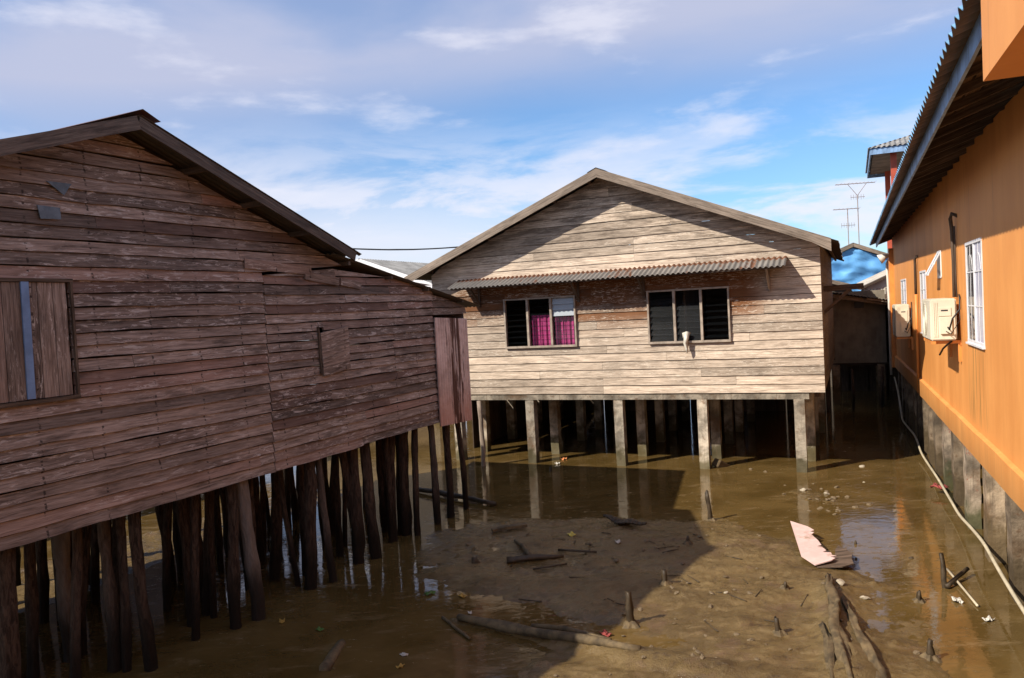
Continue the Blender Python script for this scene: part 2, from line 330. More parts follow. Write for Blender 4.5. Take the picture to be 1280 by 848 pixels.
M['louvre'] = glass('louvre glass', (.02, .024, .028), .92, .3); M['louvre_frost'] = glass('frosted louvre glass', (.34, .38, .42), .15, .35); M['glass_dark'] = glass('dark window glass', (.02, .022, .03), .25); M['glass_pale'] = glass('curtained window glass', (.42, .42, .52), .0, .25)
def curtain_mat():
    n = NT('magenta curtain'); u = n.coord('UV'); q = n.N.new('ShaderNodeSeparateXYZ'); n.L.new(u, q.inputs[0])
    a = n.math('SINE', n.math('MULTIPLY', q.outputs[0], 70)); b = n.math('SINE', n.math('MULTIPLY', q.outputs[1], 60))
    c = n.mix(n.rng(n.math('MAXIMUM', a, b), .6, .95), (.42, .055, .19), (.20, .03, .10)); c = n.mix(n.rng(n.noise(u, 9, 4), .62, .72), c, (.70, .35, .48)); return n.fin(c, .8, .2)
M['curtain'] = curtain_mat()
def tarp_mat():
    n = NT('blue tarpaulin'); a = n.noise(n.coord('Object'), .9, 6, .6); c = n.mix(n.rng(a, .3, .7), (.10, .30, .60), (.13, .36, .68)); return n.fin(c, .6, .3)
M['tarp'] = tarp_mat()
def pink_mat():
    n = NT('pink faced board'); a = n.noise(n.coord('Object'), 5, 6, .65); c = n.mix(n.rng(a, .35, .7), (.56, .39, .35), (.66, .48, .44)); c = n.mix(n.rng(n.noise(n.coord('Object', (1, 1, 1)), 3.2, 6, .75), .52, .66, 0, .75), c, (.27, .17, .10)); return n.fin(c, .6, .3)
M['pink'] = pink_mat()
def mud_mat():
    n = NT('wet tidal mud'); o = n.coord('Object'); a = n.noise(o, .9, 8, .62, .4); b = n.noise(n.coord('Object', (1, 1.7, 1)), 3.6, 8, .70, .5); f = n.noise(o, 42, 6, .75); z = n.xyz()[2]
    c = n.mix(n.rng(a, .35, .66), (.100, .064, .022), (.158, .105, .040)); c = n.mix(n.rng(b, .47, .68, 0, .75), c, (.195, .135, .060)); c = n.mix(n.rng(b, .46, .32, 0, .8), c, (.056, .034, .017))
    c = n.mix(n.rng(n.noise(o, 1.7, 6, .7), .54, .68, 0, .6), c, (.135, .078, .050)); c = n.mix(n.rng(f, .58, .68, 0, .6), c, (.055, .036, .020)); c = n.mix(n.rng(n.noise(o, 17, 5, .7), .60, .68, 0, .5), c, (.24, .185, .11))
    zz = n.math('ADD', z, n.math('MULTIPLY', n.math('SUBTRACT', b, .5), .09)); wet = n.rng(zz, .075, .005)
    c = n.mix(n.math('MULTIPLY', wet, .45), c, (.078, .049, .017))
    rg = n.math('ADD', n.rng(wet, 0, 1, .42, .10), n.math('MULTIPLY', n.math('SUBTRACT', b, .5), .8), True)
    grit = n.math('MULTIPLY', n.math('ADD', f, n.math('MULTIPLY', n.noise(o, 15, 5, .7), .8)), n.rng(z, .02, .11, .22, 1.))
    n.bump(n.math('ADD', n.math('MULTIPLY', b, .7), grit), .85, .032); return n.fin(c, n.math('MAXIMUM', rg, .12), .32)
M['mud'] = mud_mat()
def water_mat():
    n = NT('murky tidal water'); o = n.coord('Object'); a = n.noise(o, .7, 6, .6, .3); c = n.mix(n.rng(a, .35, .65), (.078, .048, .014), (.124, .078, .026))
    k = n.noise(n.coord('Object', (1, 2.6, 1)), 1.6, 8, .72, .4); c = n.mix(n.rng(k, .54, .66, 0, .65), c, (.175, .120, .058)); c = n.mix(n.rng(k, .45, .34, 0, .5), c, (.065, .040, .013))
    q = n.noise(n.coord('Object', (1, 2.2, 1)), 5.5, 7, .75, .6); c = n.mix(n.rng(q, .60, .68, 0, .6), c, (.19, .135, .07))
    h = n.math('ADD', n.noise(n.coord('Object', (1, 1.6, 1)), 2.6, 4, .6, .5), n.math('MULTIPLY', n.rng(q, .56, .70), .35)); n.bump(h, .10, .03)
    n.b.inputs['IOR'].default_value = 1.45; rg = n.math('ADD', n.rng(k, .42, .64, .02, .12), n.rng(q, .59, .68, 0, .3)); return n.fin(c, rg, .5)
M['water'] = water_mat()

# ------------------------------------------------------------------ ground and water
MOUNDS = [  # x, y, rx, ry, rot, h
    (.7, 10.9, 2.35, 1.7, -.25, .19), (2.5, 9.4, 1.85, 2.4, .3, .19), (2.0, 7.4, 1.9, .9, -.3, .11), (-.4, 12.4, 1.1, .8, 0, .09), (5.2, 13.7, .7, .9, 0, .085),
    (2.6, 12.4, 2.0, .6, -.1, .055), (5.6, 9.2, .7, 3.2, .38, .03), (-6.6, 11.4, 3.2, .95, 1.11, .22), (-4.6, 14.6, 1.6, 1.0, 1.11, .12), (.5, 7.2, 1.0, .5, -.4, .09)]
RIDGES = [((-.8, 8.8), (1.75, 7.15), .17, .10), ((3.62, 9.1), (2.85, 6.7), .20, .09), ((.1, 8.45), (.85, 7.9), .09, .05)]
def mud_h(x, y):
    h = -.085
    for cx, cy, rx, ry, ro, a in MOUNDS:
        dx, dy = x - cx, y - cy; c, s_ = math.cos(ro), math.sin(ro); e = ((dx * c + dy * s_) / rx) ** 2 + ((-dx * s_ + dy * c) / ry) ** 2
        if e < 4: h += a * math.exp(-e * e * .6 - e * .35)
    if h > .0: h = .075 * (1 - math.exp(-h / .075)) * .75
    for (ax, ay), (bx, by), wd, a in RIDGES:
        vx, vy = bx - ax, by - ay; t = max(0, min(1, ((x - ax) * vx + (y - ay) * vy) / (vx * vx + vy * vy))); d = math.hypot(x - ax - vx * t, y - ay - vy * t)
        if d < wd * 3: h += a * math.exp(-(d / wd) ** 2)
    p = Vector((x, y, 0))
    h += .050 * noise.fractal(p * .8, 1., 2., 3) + .026 * noise.fractal(Vector((x * 1.5 - y * .5, y * 2.6 + x * .6, 4)), 1., 2., 4)
    lump = max(0, noise.noise(p * 9 + Vector((3, 8, 2))) - .25) * max(0, noise.noise(p * 1.3 + Vector((5, 1, 7))) + .25)
    h += .085 * lump + .013 * noise.fractal(p * 13, .7, 2., 3)
    return max(-.3, h)
def lines(a, b, st, far, side):
    L_ = []; x = a
    while x < b: L_.append(x); x += st
    L_.append(b); s_ = st; hi = b
    while hi < far: s_ *= 1.35; hi += s_; L_.append(hi)
    s_ = st; lo = a; pre = []
    while lo > side: s_ *= 1.35; lo -= s_; pre.append(lo)
    return pre[::-1] + L_
def build_ground():
    X = lines(-7.5, 7.5, .036, 900, -900); Y = lines(6.4, 16.5, .036, 1500, -120); nx, ny = len(X), len(Y)
    v = [(x, y, mud_h(x, y) if abs(x) < 40 and -5 < y < 60 else -.1) for y in Y for x in X]
    f = [(j * nx + i, j * nx + i + 1, (j + 1) * nx + i + 1, (j + 1) * nx + i) for j in range(ny - 1) for i in range(nx - 1)]
    me = bpy.data.meshes.new('mud_ground'); me.from_pydata(v, [], f); me.polygons.foreach_set('use_smooth', [True] * len(f)); me.materials.append(M['mud'])
    o = bpy.data.objects.new('mud_ground', me); COL.objects.link(o); o['kind'] = 'structure'
    b = MB(); b.face([(-900, -120, 0), (900, -120, 0), (900, 1500, 0), (-900, 1500, 0)]); wo = b.build('water', M['water']); wo['kind'] = 'structure'
build_ground()

# ------------------------------------------------------------------ clapboard walls
def clapboard(mb, rows_z, xr, holes=(), slit=.005, joints=lambda i: [], th=.026, wob=.006, seg=.22, jit=.006, out=0., xf=lambda x, y, z: (x, y, z)):
    """lapped boards in the plane y=0, outside is -y. rows_z: board bottom heights (last one is the top). xr(z)->(x0,x1) or None"""
    for i in range(len(rows_z) - 1):
        zb, zt = rows_z[i], rows_z[i + 1] - slit
        A, B = xr(zb), xr(rows_z[i + 1])
        if A is None: continue
        if B is None: B = ((A[0] + A[1]) / 2 - .01, (A[0] + A[1]) / 2 + .01)
        cuts = sorted(set([min(A[0], B[0]), max(A[1], B[1])] + [x for x in joints(i) if min(A[0], B[0]) + .1 < x < max(A[1], B[1]) - .1]))
        for k in range(len(cuts) - 1):
            x0, x1 = cuts[k], cuts[k + 1]; pieces = [(x0, x1, zb, zt)]
            for hx0, hx1, hz0, hz1 in holes:
                np_ = []
                for (a, b, c, d) in pieces:
                    if b <= hx0 or a >= hx1 or d <= hz0 or c >= hz1: np_.append((a, b, c, d)); continue
                    if a < hx0: np_.append((a, hx0, c, d))
                    if b > hx1: np_.append((hx1, b, c, d))
                    m0, m1 = max(a, hx0), min(b, hx1)
                    if c < hz0: np_.append((m0, m1, c, hz0))
                    if d > hz1: np_.append((m0, m1, hz1, d))
                pieces = np_
            for (a, b, c, d) in pieces:
                if b - a < .02: continue
                first, last = abs(a - cuts[0]) < 1e-6, abs(b - cuts[-1]) < 1e-6
                t = (random.random(), random.random(), random.random()); ou = random.random() * 60; ov = random.random() * 60
                dz = random.uniform(-jit, jit); dy = random.uniform(0, .006); sd_ = random.random() * 50; n = max(1, int((b - a) / seg)); gap = .002
                xb0, xb1 = (A[0] if first else a + gap), (A[1] if last else b - gap); xt0, xt1 = (B[0] if first else a + gap), (B[1] if last else b - gap)
                P = []
                for q in range(n + 1):
                    s = q / n; xb = xb0 + (xb1 - xb0) * s; xt = xt0 + (xt1 - xt0) * s
                    wz = noise.noise(Vector((xb * 2.1, sd_, 0))) * wob + noise.noise(Vector((xb * 7., sd_, 4))) * wob * .35; wy = noise.noise(Vector((xb * .9, sd_, 9))) * .007; wt = noise.noise(Vector((xb * 1.7, sd_, 17))) * slit * .9
                    bz = c + ((dz + wz) if c == zb else 0); yb = -(th + dy + wy + out); yt = -(.006 + dy * .5 + out)
                    fr = (d - c) / (zt - zb)
                    P.append((xf(xb, yb, bz), xf(xt, yt if d == zt else yb * .6, d + (wt if d == zt else 0)), xf(xb, .012 - out, bz), xb))
                for q in range(n):
                    p, r = P[q], P[q + 1]
                    mb.face([p[0], r[0], r[1], p[1]], [(ou + p[3], ov), (ou + r[3], ov), (ou + r[3], ov + d - c), (ou + p[3], ov + d - c)], t)
                    mb.face([p[2], r[2], r[0], p[0]], [(ou + p[3], ov + .4), (ou + r[3], ov + .4), (ou + r[3], ov + .42), (ou + p[3], ov + .42)], t)
                p = P[0]; mb.face([p[2], p[0], p[1]], [(ou, ov), (ou, ov + .03), (ou + .1, ov)], t); p = P[-1]; mb.face([p[0], p[2], p[1]], [(ou, ov), (ou, ov + .03), (ou + .1, ov)], t)

def rowlist(z0, z1, e, jit=0.):
    r = [z0]
    while r[-1] < z1: r.append(r[-1] + e + random.uniform(-jit, jit))
    return r

# ------------------------------------------------------------------ left timber house
LT = thing('timber_house', 'dark weathered clapboard house with a shuttered gable end, raised on crooked log piles', 'house', (-1.324, 12.797, 0), 26.15)
DEP_L = 4.6
def ltop(x):       # roof underside over the wall
    if x < -5.62: return 5.46 - (-5.62 - x) * .335
    if x < -2.36: return 5.46 - (x + 5.62) * .356
    return 4.30 - (x + 2.36) * .178
def lxr_main(z):
    if z > 5.43: return None
    return (max(-9.0, -5.62 - (5.46 - z) / .335), (-5.62 + (5.46 - z) / .356) if z > 4.14 else -3.75)
b = MB()
rz = rowlist(1.71, 5.45, .1225, .006)
clapboard(b, rz, lxr_main, holes=[(-7.75, -6.23, 2.93, 3.99)],
          joints=lambda i: {0: [-5.2], 1: [-3.98], 2: [-3.98], 5: [-6.1], 9: [-4.9], 12: [-5.6], 15: [-7], 18: [-5.1], 20: [-4.05], 21: [-4.1], 23: [-5.9], 26: [-4.6]}.get(i, []), wob=.012, jit=.006, slit=.009, th=.03)
def lxr_side(z):
    if z < 3.99: return (-3.74, .06)
    x1 = -2.36 + (4.30 - z) / .178
    return (-3.74, min(.06, x1)) if x1 > -3.6 and z < 4.2 else None
rz = rowlist(1.72, 4.14, .118, .008)
clapboard(b, rz, lxr_side, holes=[(-2.80, -2.70, 3.30, 3.42)], joints=lambda i: {3: [-1.9], 4: [-1.3], 6: [-2.6], 7: [-1.05], 8: [-1.1], 9: [-1.08], 10: [-1.1], 11: [-1.12], 12: [-1.1], 16: [-1.2], 17: [-2.2], 18: [-1.15], 19: [-.6], 20: [-2.4, -.9]}.get(i, [-2.0 + (i * .37) % 1.4] if i % 3 == 0 else []), wob=.015, jit=.010, out=.004, slit=.010, th=.03)
# a strip of lapped boards above the iron panel
clapboard(b, [3.50, 3.62, 3.74, 3.86], lambda z: (.07, min(1.2, -2.36 + (4.28 - z) / .178)), wob=.01, out=-.02)
b.build('wall', M['wood_left'], LT)
b = MB()    # loose patch boards near the break of the roof
b.beam((-3.02, -.045, 4.10), (-2.35, -.045, 4.02), .016, .11, t=(.6, .3, .2)); b.beam((-2.30, -.04, 4.03), (-1.85, -.04, 3.97), .014, .10, t=(.4, .6, .8)); b.beam((-4.05, -.046, 4.22), (-2.9, -.046, 4.16), .014, .115, t=(.8, .7, .3), nseg=5, wob=.004)
b.build('patch_board', M['wood_left'], LT)
# vertical board shutter with blue batten
b = MB(); x = -7.74
for wd in (.15, .16, .13, .17, .15, .14, .16, .15, .14, .13):
    x1 = min(x + wd, -6.24)
    if x1 - x > .03: b.beam(((x + x1) / 2, -.022, 2.95), ((x + x1) / 2, -.022 - random.uniform(0, .006), 3.975), .022, x1 - x - .006, up=(1, 0, 0))
    x = x1
sh = b.build('shutter', M['wood_left'], LT)
b = MB(); b.beam((-6.655, -.045, 2.955), (-6.645, -.045, 3.985), .016, .068, up=(1, 0, 0)); b.build('batten', M['blue_batten'], sh)
b = MB(); b.beam((-7.78, -.04, 2.925), (-6.20, -.04, 2.925), .03, .035); b.beam((-7.78, -.04, 3.995), (-6.20, -.04, 3.995), .03, .03); b.beam((-6.215, -.04, 2.945), (-6.215, -.04, 3.98), .03, .022, up=(1, 0, 0)); b.build('shutter_frame', M['wood_dark'], LT)
b = MB(); b.prism([(-6.38, 4.885), (-6.14, 4.885), (-6.22, 4.775)], lambda a, c, d: (a, d, c), -.050, -.042); b.build('metal_patch', M['sheet_patch'], LT)
b = MB(); b.prism([(-6.48, 4.66), (-6.27, 4.655), (-6.265, 4.55), (-6.455, 4.54)], lambda a, c, d: (a, d, c), -.050, -.042); b.build('metal_patch', M['sheet_patch'], LT)
# hatch hanging askew
b = MB()
for k in range(5):
    z0 = 2.83 + k * .116; b.beam((-2.79 - .003 * k, -.058 + .004 * (k / 4), z0 - .005), (-2.22, -.052, z0 + .058), .018, .112, t=(random.random() * .7 + .15, .3, .7))
b.build('hatch', M['wood_left'], LT)
b = MB(); b.beam((-2.82, -.05, 2.80), (-2.835, -.05, 3.43), .024, .02, up=(1, 0, 0)); b.build('hatch_post', M['wood_dark'], LT)
# corrugated iron panel at the corner, lower edge cut on the slant
b = MB(); b.corr((.03, -.05, 1.66), (1, 0, -.045), (0, 0, 1), 1.09, 1.80, .076, .021, th=.003, nv=10, mi=0); pn = b.build('iron_panel', M['zinc_panel'], LT)
# closed body: ends, back, floor
b = MB()
for x0 in (1.14,):
    for k in range(16): b.beam((x0, .02, 1.70 + k * .125), (x0, DEP_L, 1.70 + k * .125), .02, .12)
b.build('side_wall', M['wood_left'], LT)
b = MB(); pts = [(-8.9, 1.72), (1.12, 1.72), (1.12, 3.65), (-2.36, 4.28), (-5.62, 5.44), (-8.9, 4.34)]; b.prism(pts, lambda a, c, d: (a, d, c), DEP_L - .03, DEP_L); b.build('back_wall', M['wood_dark'], LT)
b = MB(); b.box(-8.93, -8.9, .02, DEP_L, 1.72, 4.35); b.build('side_wall', M['wood_dark'], LT)
b = MB(); b.box(-8.9, 1.10, .03, DEP_L - .05, 1.86, 1.92)
for k in range(13): x = -8.6 + k * .8; b.beam((x, .06, 1.805), (x, DEP_L - .06, 1.805), .09, .10)
for y in (.25, 1.3, 2.6, 3.9): b.beam((-8.9, y, 1.72), (1.05, y, 1.72), .1, .07)
b.build('floor_frame', M['wood_dark'], LT)
# roof
def roof_plane(mb, xa, za, xb, zb, y0, y1, wave=.085, amp=.010, lip=0., nv=8, mi=0, mi2=1, jit=.03):
    """sheet from the high edge (xa,za) to the low edge (xb,zb), y0..y1"""
    ev = Vector((xa - xb, 0, za - zb)); ln = ev.length
    mb.corr((xb, y0, zb), (0, 1, 0), ev, y1 - y0, ln, wave, amp, th=.004, nv=nv, mi=mi, mi2=mi2, jit=jit)
OV = -.40
b = MB(); up = .055
roof_plane(b, -5.62, 5.46 + up + .04, -2.28, 4.27 + up + .04, OV, DEP_L + .3); roof_plane(b, -5.62, 5.46 + up + .04, -9.25, 4.24 + up, OV, DEP_L + .3)
roof_plane(b, -2.55, 4.335 + up, 1.50, 3.615, -.14, DEP_L + .3)
rf = b.build('roof', [M['zinc'], M['zinc_dark']], LT)
b = MB()
for s_ in (1, -1): b.beam((-5.62 + .03 * s_, OV - .02, 5.57), (-5.62 + .03 * s_, DEP_L + .3, 5.57), .0, .01)
b.v.clear(); b.f.clear(); b.uv.clear(); b.t.clear(); b.mi.clear()
for s_ in (1, -1): b.face([(-5.62, OV - .03, 5.62), (-5.62, DEP_L + .3, 5.62), (-5.62 + s_ * .2, DEP_L + .3, 5.535), (-5.62 + s_ * .2, OV - .03, 5.535)], [(0, 0), (5, 0), (5, .2), (0, .2)])
b.build('ridge_cap', M['rust_cap'], rf)
b = MB(); b.beam((-5.66, OV, 5.49), (-2.42, OV, 4.335), .026, .115, nseg=8, wob=.003, t=(.4, .5, .5)); b.build('barge_board', M['wood_barge_left'], LT)
b = MB(); b.beam((-9.2, OV, 4.275), (-5.66, OV, 5.485), .026, .128, nseg=8, wob=.003, t=(.8, .5, .5)); b.build('barge_board', M['wood_barge_left'], LT)
b = MB()
for x0 in (-8.6, -7.4, -6.4, -5.62, -4.8, -4.0, -3.2): b.beam((x0, OV + .03, ltop(x0) + .01), (x0, DEP_L, ltop(x0) + .01), .05, .06)
for x0 in (-2.2, -1.2, -.2, .9): b.beam((x0, -.13, ltop(x0) - .0), (x0, DEP_L, ltop(x0) - .0), .05, .05)
b.build('purlin', M['wood_dark'], LT)
# piles: base x, top x, depth behind wall, diameter
PILES = [(-6.17, -6.11, 1.46, .162), (-6.08, -5.98, 1.20, .145), (-5.61, -5.68, 1.23, .213), (-5.50, -5.34, 1.23, .146), (-5.65, -5.65, .53, .163), (-5.60, -5.54, .41, .122), (-5.50, -5.58, .12, .162),
 (-4.25, -4.11, 1.40, .138), (-3.80, -3.74, 1.33, .153), (-4.17, -4.05, .74, .163), (-4.34, -4.33, .15, .184), (-4.06, -4.16, .12, .205), (-2.91, -2.69, .95, .196), (-3.04, -2.96, .12, .207), (-2.73, -2.79, .12, .13),
 (-.90, -.68, 1.50, .168), (-1.99, -1.87, .27, .228), (-1.71, -1.74, .12, .209), (-.49, -.44, .85, .157), (-.45, -.33, .72, .195), (-.56, -.50, .29, .229), (-.54, -.47, .12, .139), (.16, .01, .14, .155), (.56, .60, .16, .165), (1.16, .90, .12, .135),
 (-6.9, -6.85, .15, .19), (-7.6, -7.5, 1.3, .18), (-3.4, -3.5, 2.4, .16), (-2.2, -2.3, 2.5, .17), (-1.3, -1.2, 2.4, .18), (.2, .3, 2.6, .16), (.9, .9, 2.5, .17), (-4.6, -4.7, 2.6, .15), (-5.9, -5.8, 2.7, .16), (-3.0, -2.9, 3.9, .17), (-1.6, -1.5, 4.1, .16), (-.2, -.3, 4.0, .18), (.9, 1.0, 4.2, .16), (-4.4, -4.4, 4.2, .17), (-6.2, -6.3, 4.2, .16), (-2.4, -2.45, 1.6, .15), (-1.45, -1.4, 1.3, .16), (-3.3, -3.4, 1.0, .15)]
random.seed(5)
for k in range(56): PILES.append((x_ := random.uniform(-6.6, 1.0), x_ + random.uniform(-.16, .16), random.uniform(.3, 3.8), random.uniform(.085, .16)))
for i, (xb, xt, dy, dm) in enumerate(PILES):
    b = MB(); n = 13; pts = []; rad = []; kn = random.uniform(.2, .8)
    ph = random.random() * 6; wob = random.uniform(.006, .024); tl = random.uniform(-.10, .10)
    for k in range(n):
        s = k / (n - 1); z = -.45 + s * 2.2; pts.append((xb + (xt - xb) * max(0, (z / 1.6)) + wob * math.sin(ph + s * 5), dy + tl * (1 - s) + wob * math.cos(ph * 1.7 + s * 4), z)); rad.append(dm * (.40 if i > 24 else .37) * (1.05 - .14 * s) * random.uniform(.93, 1.07) * (1 + .08 * math.exp(-((s - kn) / .06) ** 2)))
    light = 1.0 if i in (2, 11) else (.75 if i in (4, 14, 22) else random.uniform(0, .68))
    b.tube(pts, rad, 14, wob=.4, t=(light, random.random(), random.random())); b.build('pile', M['pile'], LT, smooth=True)

# added unseen house, blocks sky light from behind so the pile forest stays dark
SHADE_HOUSE = thing('timber_house', 'dark timber house added behind the shuttered house to keep sky light off its piles', 'house', (-1.324, 12.797, 0), 26.15)
b = MB(); b.prism([(-11, 1.2), (6.4, 1.2), (6.4, 2.9), (-2.3, 4.8), (-11, 2.9)], lambda a, c, d: (a, d, c), 9.5, 14.); b.build('wall', M['wood_left'], SHADE_HOUSE)
b = MB(); roof_plane(b, -2.3, 4.88, 6.8, 2.88, 9.2, 14.3); roof_plane(b, -2.3, 4.88, -11.4, 2.88, 9.2, 14.3); b.build('roof', [M['zinc'], M['zinc_dark']], SHADE_HOUSE)
for k in range(18):
    for y in (9.7, 12.5):
        b = MB(); x = -10.8 + k * .95 + random.uniform(-.2, .2); b.tube([(x, y, -.4), (x + .03, y, .5), (x, y, 1.22)], [.09, .085, .08], 9, wob=.35); b.build('pile', M['pile'], SHADE_HOUSE, smooth=True)

# ------------------------------------------------------------------ middle house
MT = thing('plank_house', 'pale bleached plank house with two louvre windows under a rusty awning, on concrete stilts', 'house', (.365, 17.856, 0), 113.7)
DEP_M = 9.0; MX0, MX1 = -2.35, 6.28; PK = 2.0; SL = .410; PZ = 6.29
OFF = .12
def mxr(z):
    if z > PZ - .04: return None
    hw = (PZ - z) / SL
    return (max(MX0, PK - hw), min(MX1, PK + hw))
W1 = (-.47, 1.22, 2.665, 3.755); W2 = (2.855, 4.52, 2.665, 3.755)
b = MB(); rz = rowlist(1.59, 6.3, .1775, .003)
clapboard(b, rz, mxr, holes=[W1, W2], joints=lambda i: {0: [1.78], 1: [1.78, 4.6], 2: [.3, 3.9], 3: [1.78], 4: [3.2], 5: [1.9], 6: [4.9], 7: [2.3], 8: [1.7], 9: [-1.2, 5.2], 10: [2.1], 11: [2.4], 12: [1.6], 13: [-.6], 15: [3.9], 16: [2.6], 17: [2.6, .3], 18: [2.6], 20: [3.4], 22: [2.6], 24: [2.1]}.get(i, []),
          th=.024, wob=.004, jit=.004, xf=lambda x, y, z: (x, y - OFF, z))
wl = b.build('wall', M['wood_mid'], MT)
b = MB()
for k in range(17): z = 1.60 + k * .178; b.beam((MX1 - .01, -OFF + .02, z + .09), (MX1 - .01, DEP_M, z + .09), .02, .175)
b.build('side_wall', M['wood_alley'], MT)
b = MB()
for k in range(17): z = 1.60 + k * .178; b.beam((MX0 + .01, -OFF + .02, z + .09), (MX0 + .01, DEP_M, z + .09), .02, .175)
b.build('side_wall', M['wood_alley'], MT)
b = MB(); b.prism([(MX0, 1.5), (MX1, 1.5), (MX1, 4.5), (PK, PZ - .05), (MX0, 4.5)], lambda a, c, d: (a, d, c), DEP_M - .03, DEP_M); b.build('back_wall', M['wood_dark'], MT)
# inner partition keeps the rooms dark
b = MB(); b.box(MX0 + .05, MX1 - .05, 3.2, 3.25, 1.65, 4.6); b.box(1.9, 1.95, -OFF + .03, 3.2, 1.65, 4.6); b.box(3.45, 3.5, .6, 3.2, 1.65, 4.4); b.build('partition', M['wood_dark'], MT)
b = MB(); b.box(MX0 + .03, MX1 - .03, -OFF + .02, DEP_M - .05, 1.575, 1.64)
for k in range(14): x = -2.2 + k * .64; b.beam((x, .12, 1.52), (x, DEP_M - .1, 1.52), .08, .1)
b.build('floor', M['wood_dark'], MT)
b = MB(); b.box(MX0, 5.98, -.12, .02, 1.455, 1.572); b.build('beam', M['concrete'], MT)
b = MB(); x = -2.3
while x < 6.2:
    wd = random.uniform(.12, .2); b.beam((x, DEP_M - .4, -.1), (x + random.uniform(-.02, .02), DEP_M - .4, 1.5), .02, wd + random.choice([.02, .02, .02, .02, .02, -.006]), up=(1, 0, 0)); x += wd
b.build('back_shade_screen', M['wood_dark'], MT)  # planks added at the back to keep the space under the floor dark
b = MB(); y = 1.6
while y < DEP_M: wd = random.uniform(.14, .2); b.beam((MX0 + .05, y, -.1), (MX0 + .05, y + random.uniform(-.02, .02), 1.5), wd + random.choice([.02, .02, .02, -.01]), .02, up=(1, 0, 0)); y += wd
b.build('side_shade_screen', M['wood_dark'], MT)  # planks added along the left to shut bright sky reflections out
# concrete stilts: one mesh, copied
b = MB(); n = 7
for k in range(n):
    pass
b.beam((0, 0, -.5), (0, 0, 1.454), .215, .20, up=(1, 0, 0), nseg=8, wob=.006); st0 = b.build('stilt', M['concrete'], MT); st0.location = (0, 0, 0)
STX = [(0, 0), (2.085, .0), (3.886, -.04), (5.80, -.06), (-1.95, .05)]
first = True
for ry in (0, 1.12, 3.0, 4.8, 6.6):
    for sx, dy in STX:
        if ry == 0 and sx < -1: sx = -1.9
        if first: o = st0; first = False
        else: o = st0.copy(); COL.objects.link(o); o.parent = MT
        o.location = (sx + (random.uniform(.06, .2) if ry else 0), ry + dy + .0, random.uniform(-.0, .0)); o.rotation_euler = (0, random.uniform(-.006, .006), random.choice([0, math.pi / 2, math.pi]))
# roof and barge boards
OVM = -OFF - .50
b = MB(); rl = .05
roof_plane(b, PK, PZ + rl + .03, 6.62, PZ - (6.62 - PK) * SL + rl + .03, OVM, DEP_M + .4, wave=.09); roof_plane(b, PK, PZ + rl + .03, -2.85, PZ - (PK + 2.85) * SL + rl + .03, OVM, DEP_M + .4, wave=.09)
rf = b.build('roof', [M['zinc'], M['zinc_dark']], MT)
b = MB()
for s_ in (1, -1): b.face([(PK, OVM - .02, PZ + .12), (PK, DEP_M + .4, PZ + .12), (PK + s_ * .2, DEP_M + .4, PZ + .035), (PK + s_ * .2, OVM - .02, PZ + .035)], [(0, 0), (9, 0), (9, .2), (0, .2)])
b.build('ridge_cap', M['zinc'], rf)
def barge(x0, z0, x1, z1, hgt, y, curl):
    mb = MB(); P = []
    d = Vector((x1 - x0, z1 - z0)); ln = d.length; d.normalize(); nn = Vector((-d.y, d.x)) if x1 > x0 else Vector((d.y, -d.x))
    top = [Vector((x0, z0)) + d * (ln * k / 12) for k in range(13)]; bot = [p - Vector((0, hgt)) for p in top]
    if curl:   # scalloped foot
        e = bot[-1]; bot = bot[:-2] + [Vector((x1 - .34 * math.copysign(1, x1 - x0), z1 + .34 * SL - hgt)), Vector((x1 - .27 * math.copysign(1, x1 - x0), z1 + .2 * SL - hgt - .015)), Vector((x1 - .2 * math.copysign(1, x1 - x0), z1 - hgt - .035)), e + Vector((0, -.06))]
    poly = [(p.x, p.y) for p in top] + [(p.x, p.y) for p in bot[::-1]]
    t = (.6, .4, .5)
    for k in range(12):
        a, c = top[k], top[k + 1]; e, f_ = bot[min(k, len(bot) - 1)], bot[min(k + 1, len(bot) - 1)]
        if k == 11 and curl: f_ = bot[-1]
        for yy in (y, y + .028): mb.face([(a.x, yy, a.y), (c.x, yy, c.y), (f_.x, yy, f_.y), (e.x, yy, e.y)], [(k * .4, 0), (k * .4 + .4, 0), (k * .4 + .4, hgt), (k * .4, hgt)], t)
        mb.face([(e.x, y, e.y), (f_.x, y, f_.y), (f_.x, y + .028, f_.y), (e.x, y + .028, e.y)], [(k * .4, 0), (k * .4 + .4, 0), (k * .4 + .4, .03), (k * .4, .03)], t)
    a, f_ = top[-1], bot[-1]; mb.face([(a.x, y, a.y), (a.x, y + .028, a.y), (f_.x, y + .028, f_.y), (f_.x, y, f_.y)], None, t)
    return mb
barge(PK, PZ + .103, 6.50, PZ + .103 - 4.5 * SL, .185, OVM - .01, True).build('barge_board', M['wood_barge_mid'], MT)
barge(PK, PZ + .103, -2.80, PZ + .103 - 4.8 * SL, .185, OVM - .01, False).build('barge_board', M['wood_barge_mid'], MT)
b = MB()
for k in range(6):
    for s_ in (1, -1):
        x = PK + s_ * (.3 + k * .82); z = PZ - abs(x - PK) * SL + .02
        b.beam((x, OVM + .03, z), (x, DEP_M, z), .05, .05)
b.build('purlin', M['wood_dark'], MT)
for ky in (1.2, 3.4):
    b = MB(); b.beam((6.25, ky, 3.62), (7.05, ky, 3.64), .07, .11); b.beam((6.25, ky, 3.1), (6.8, ky, 3.60), .05, .06); b.build('eave_bracket', M['wood_dark'], MT)
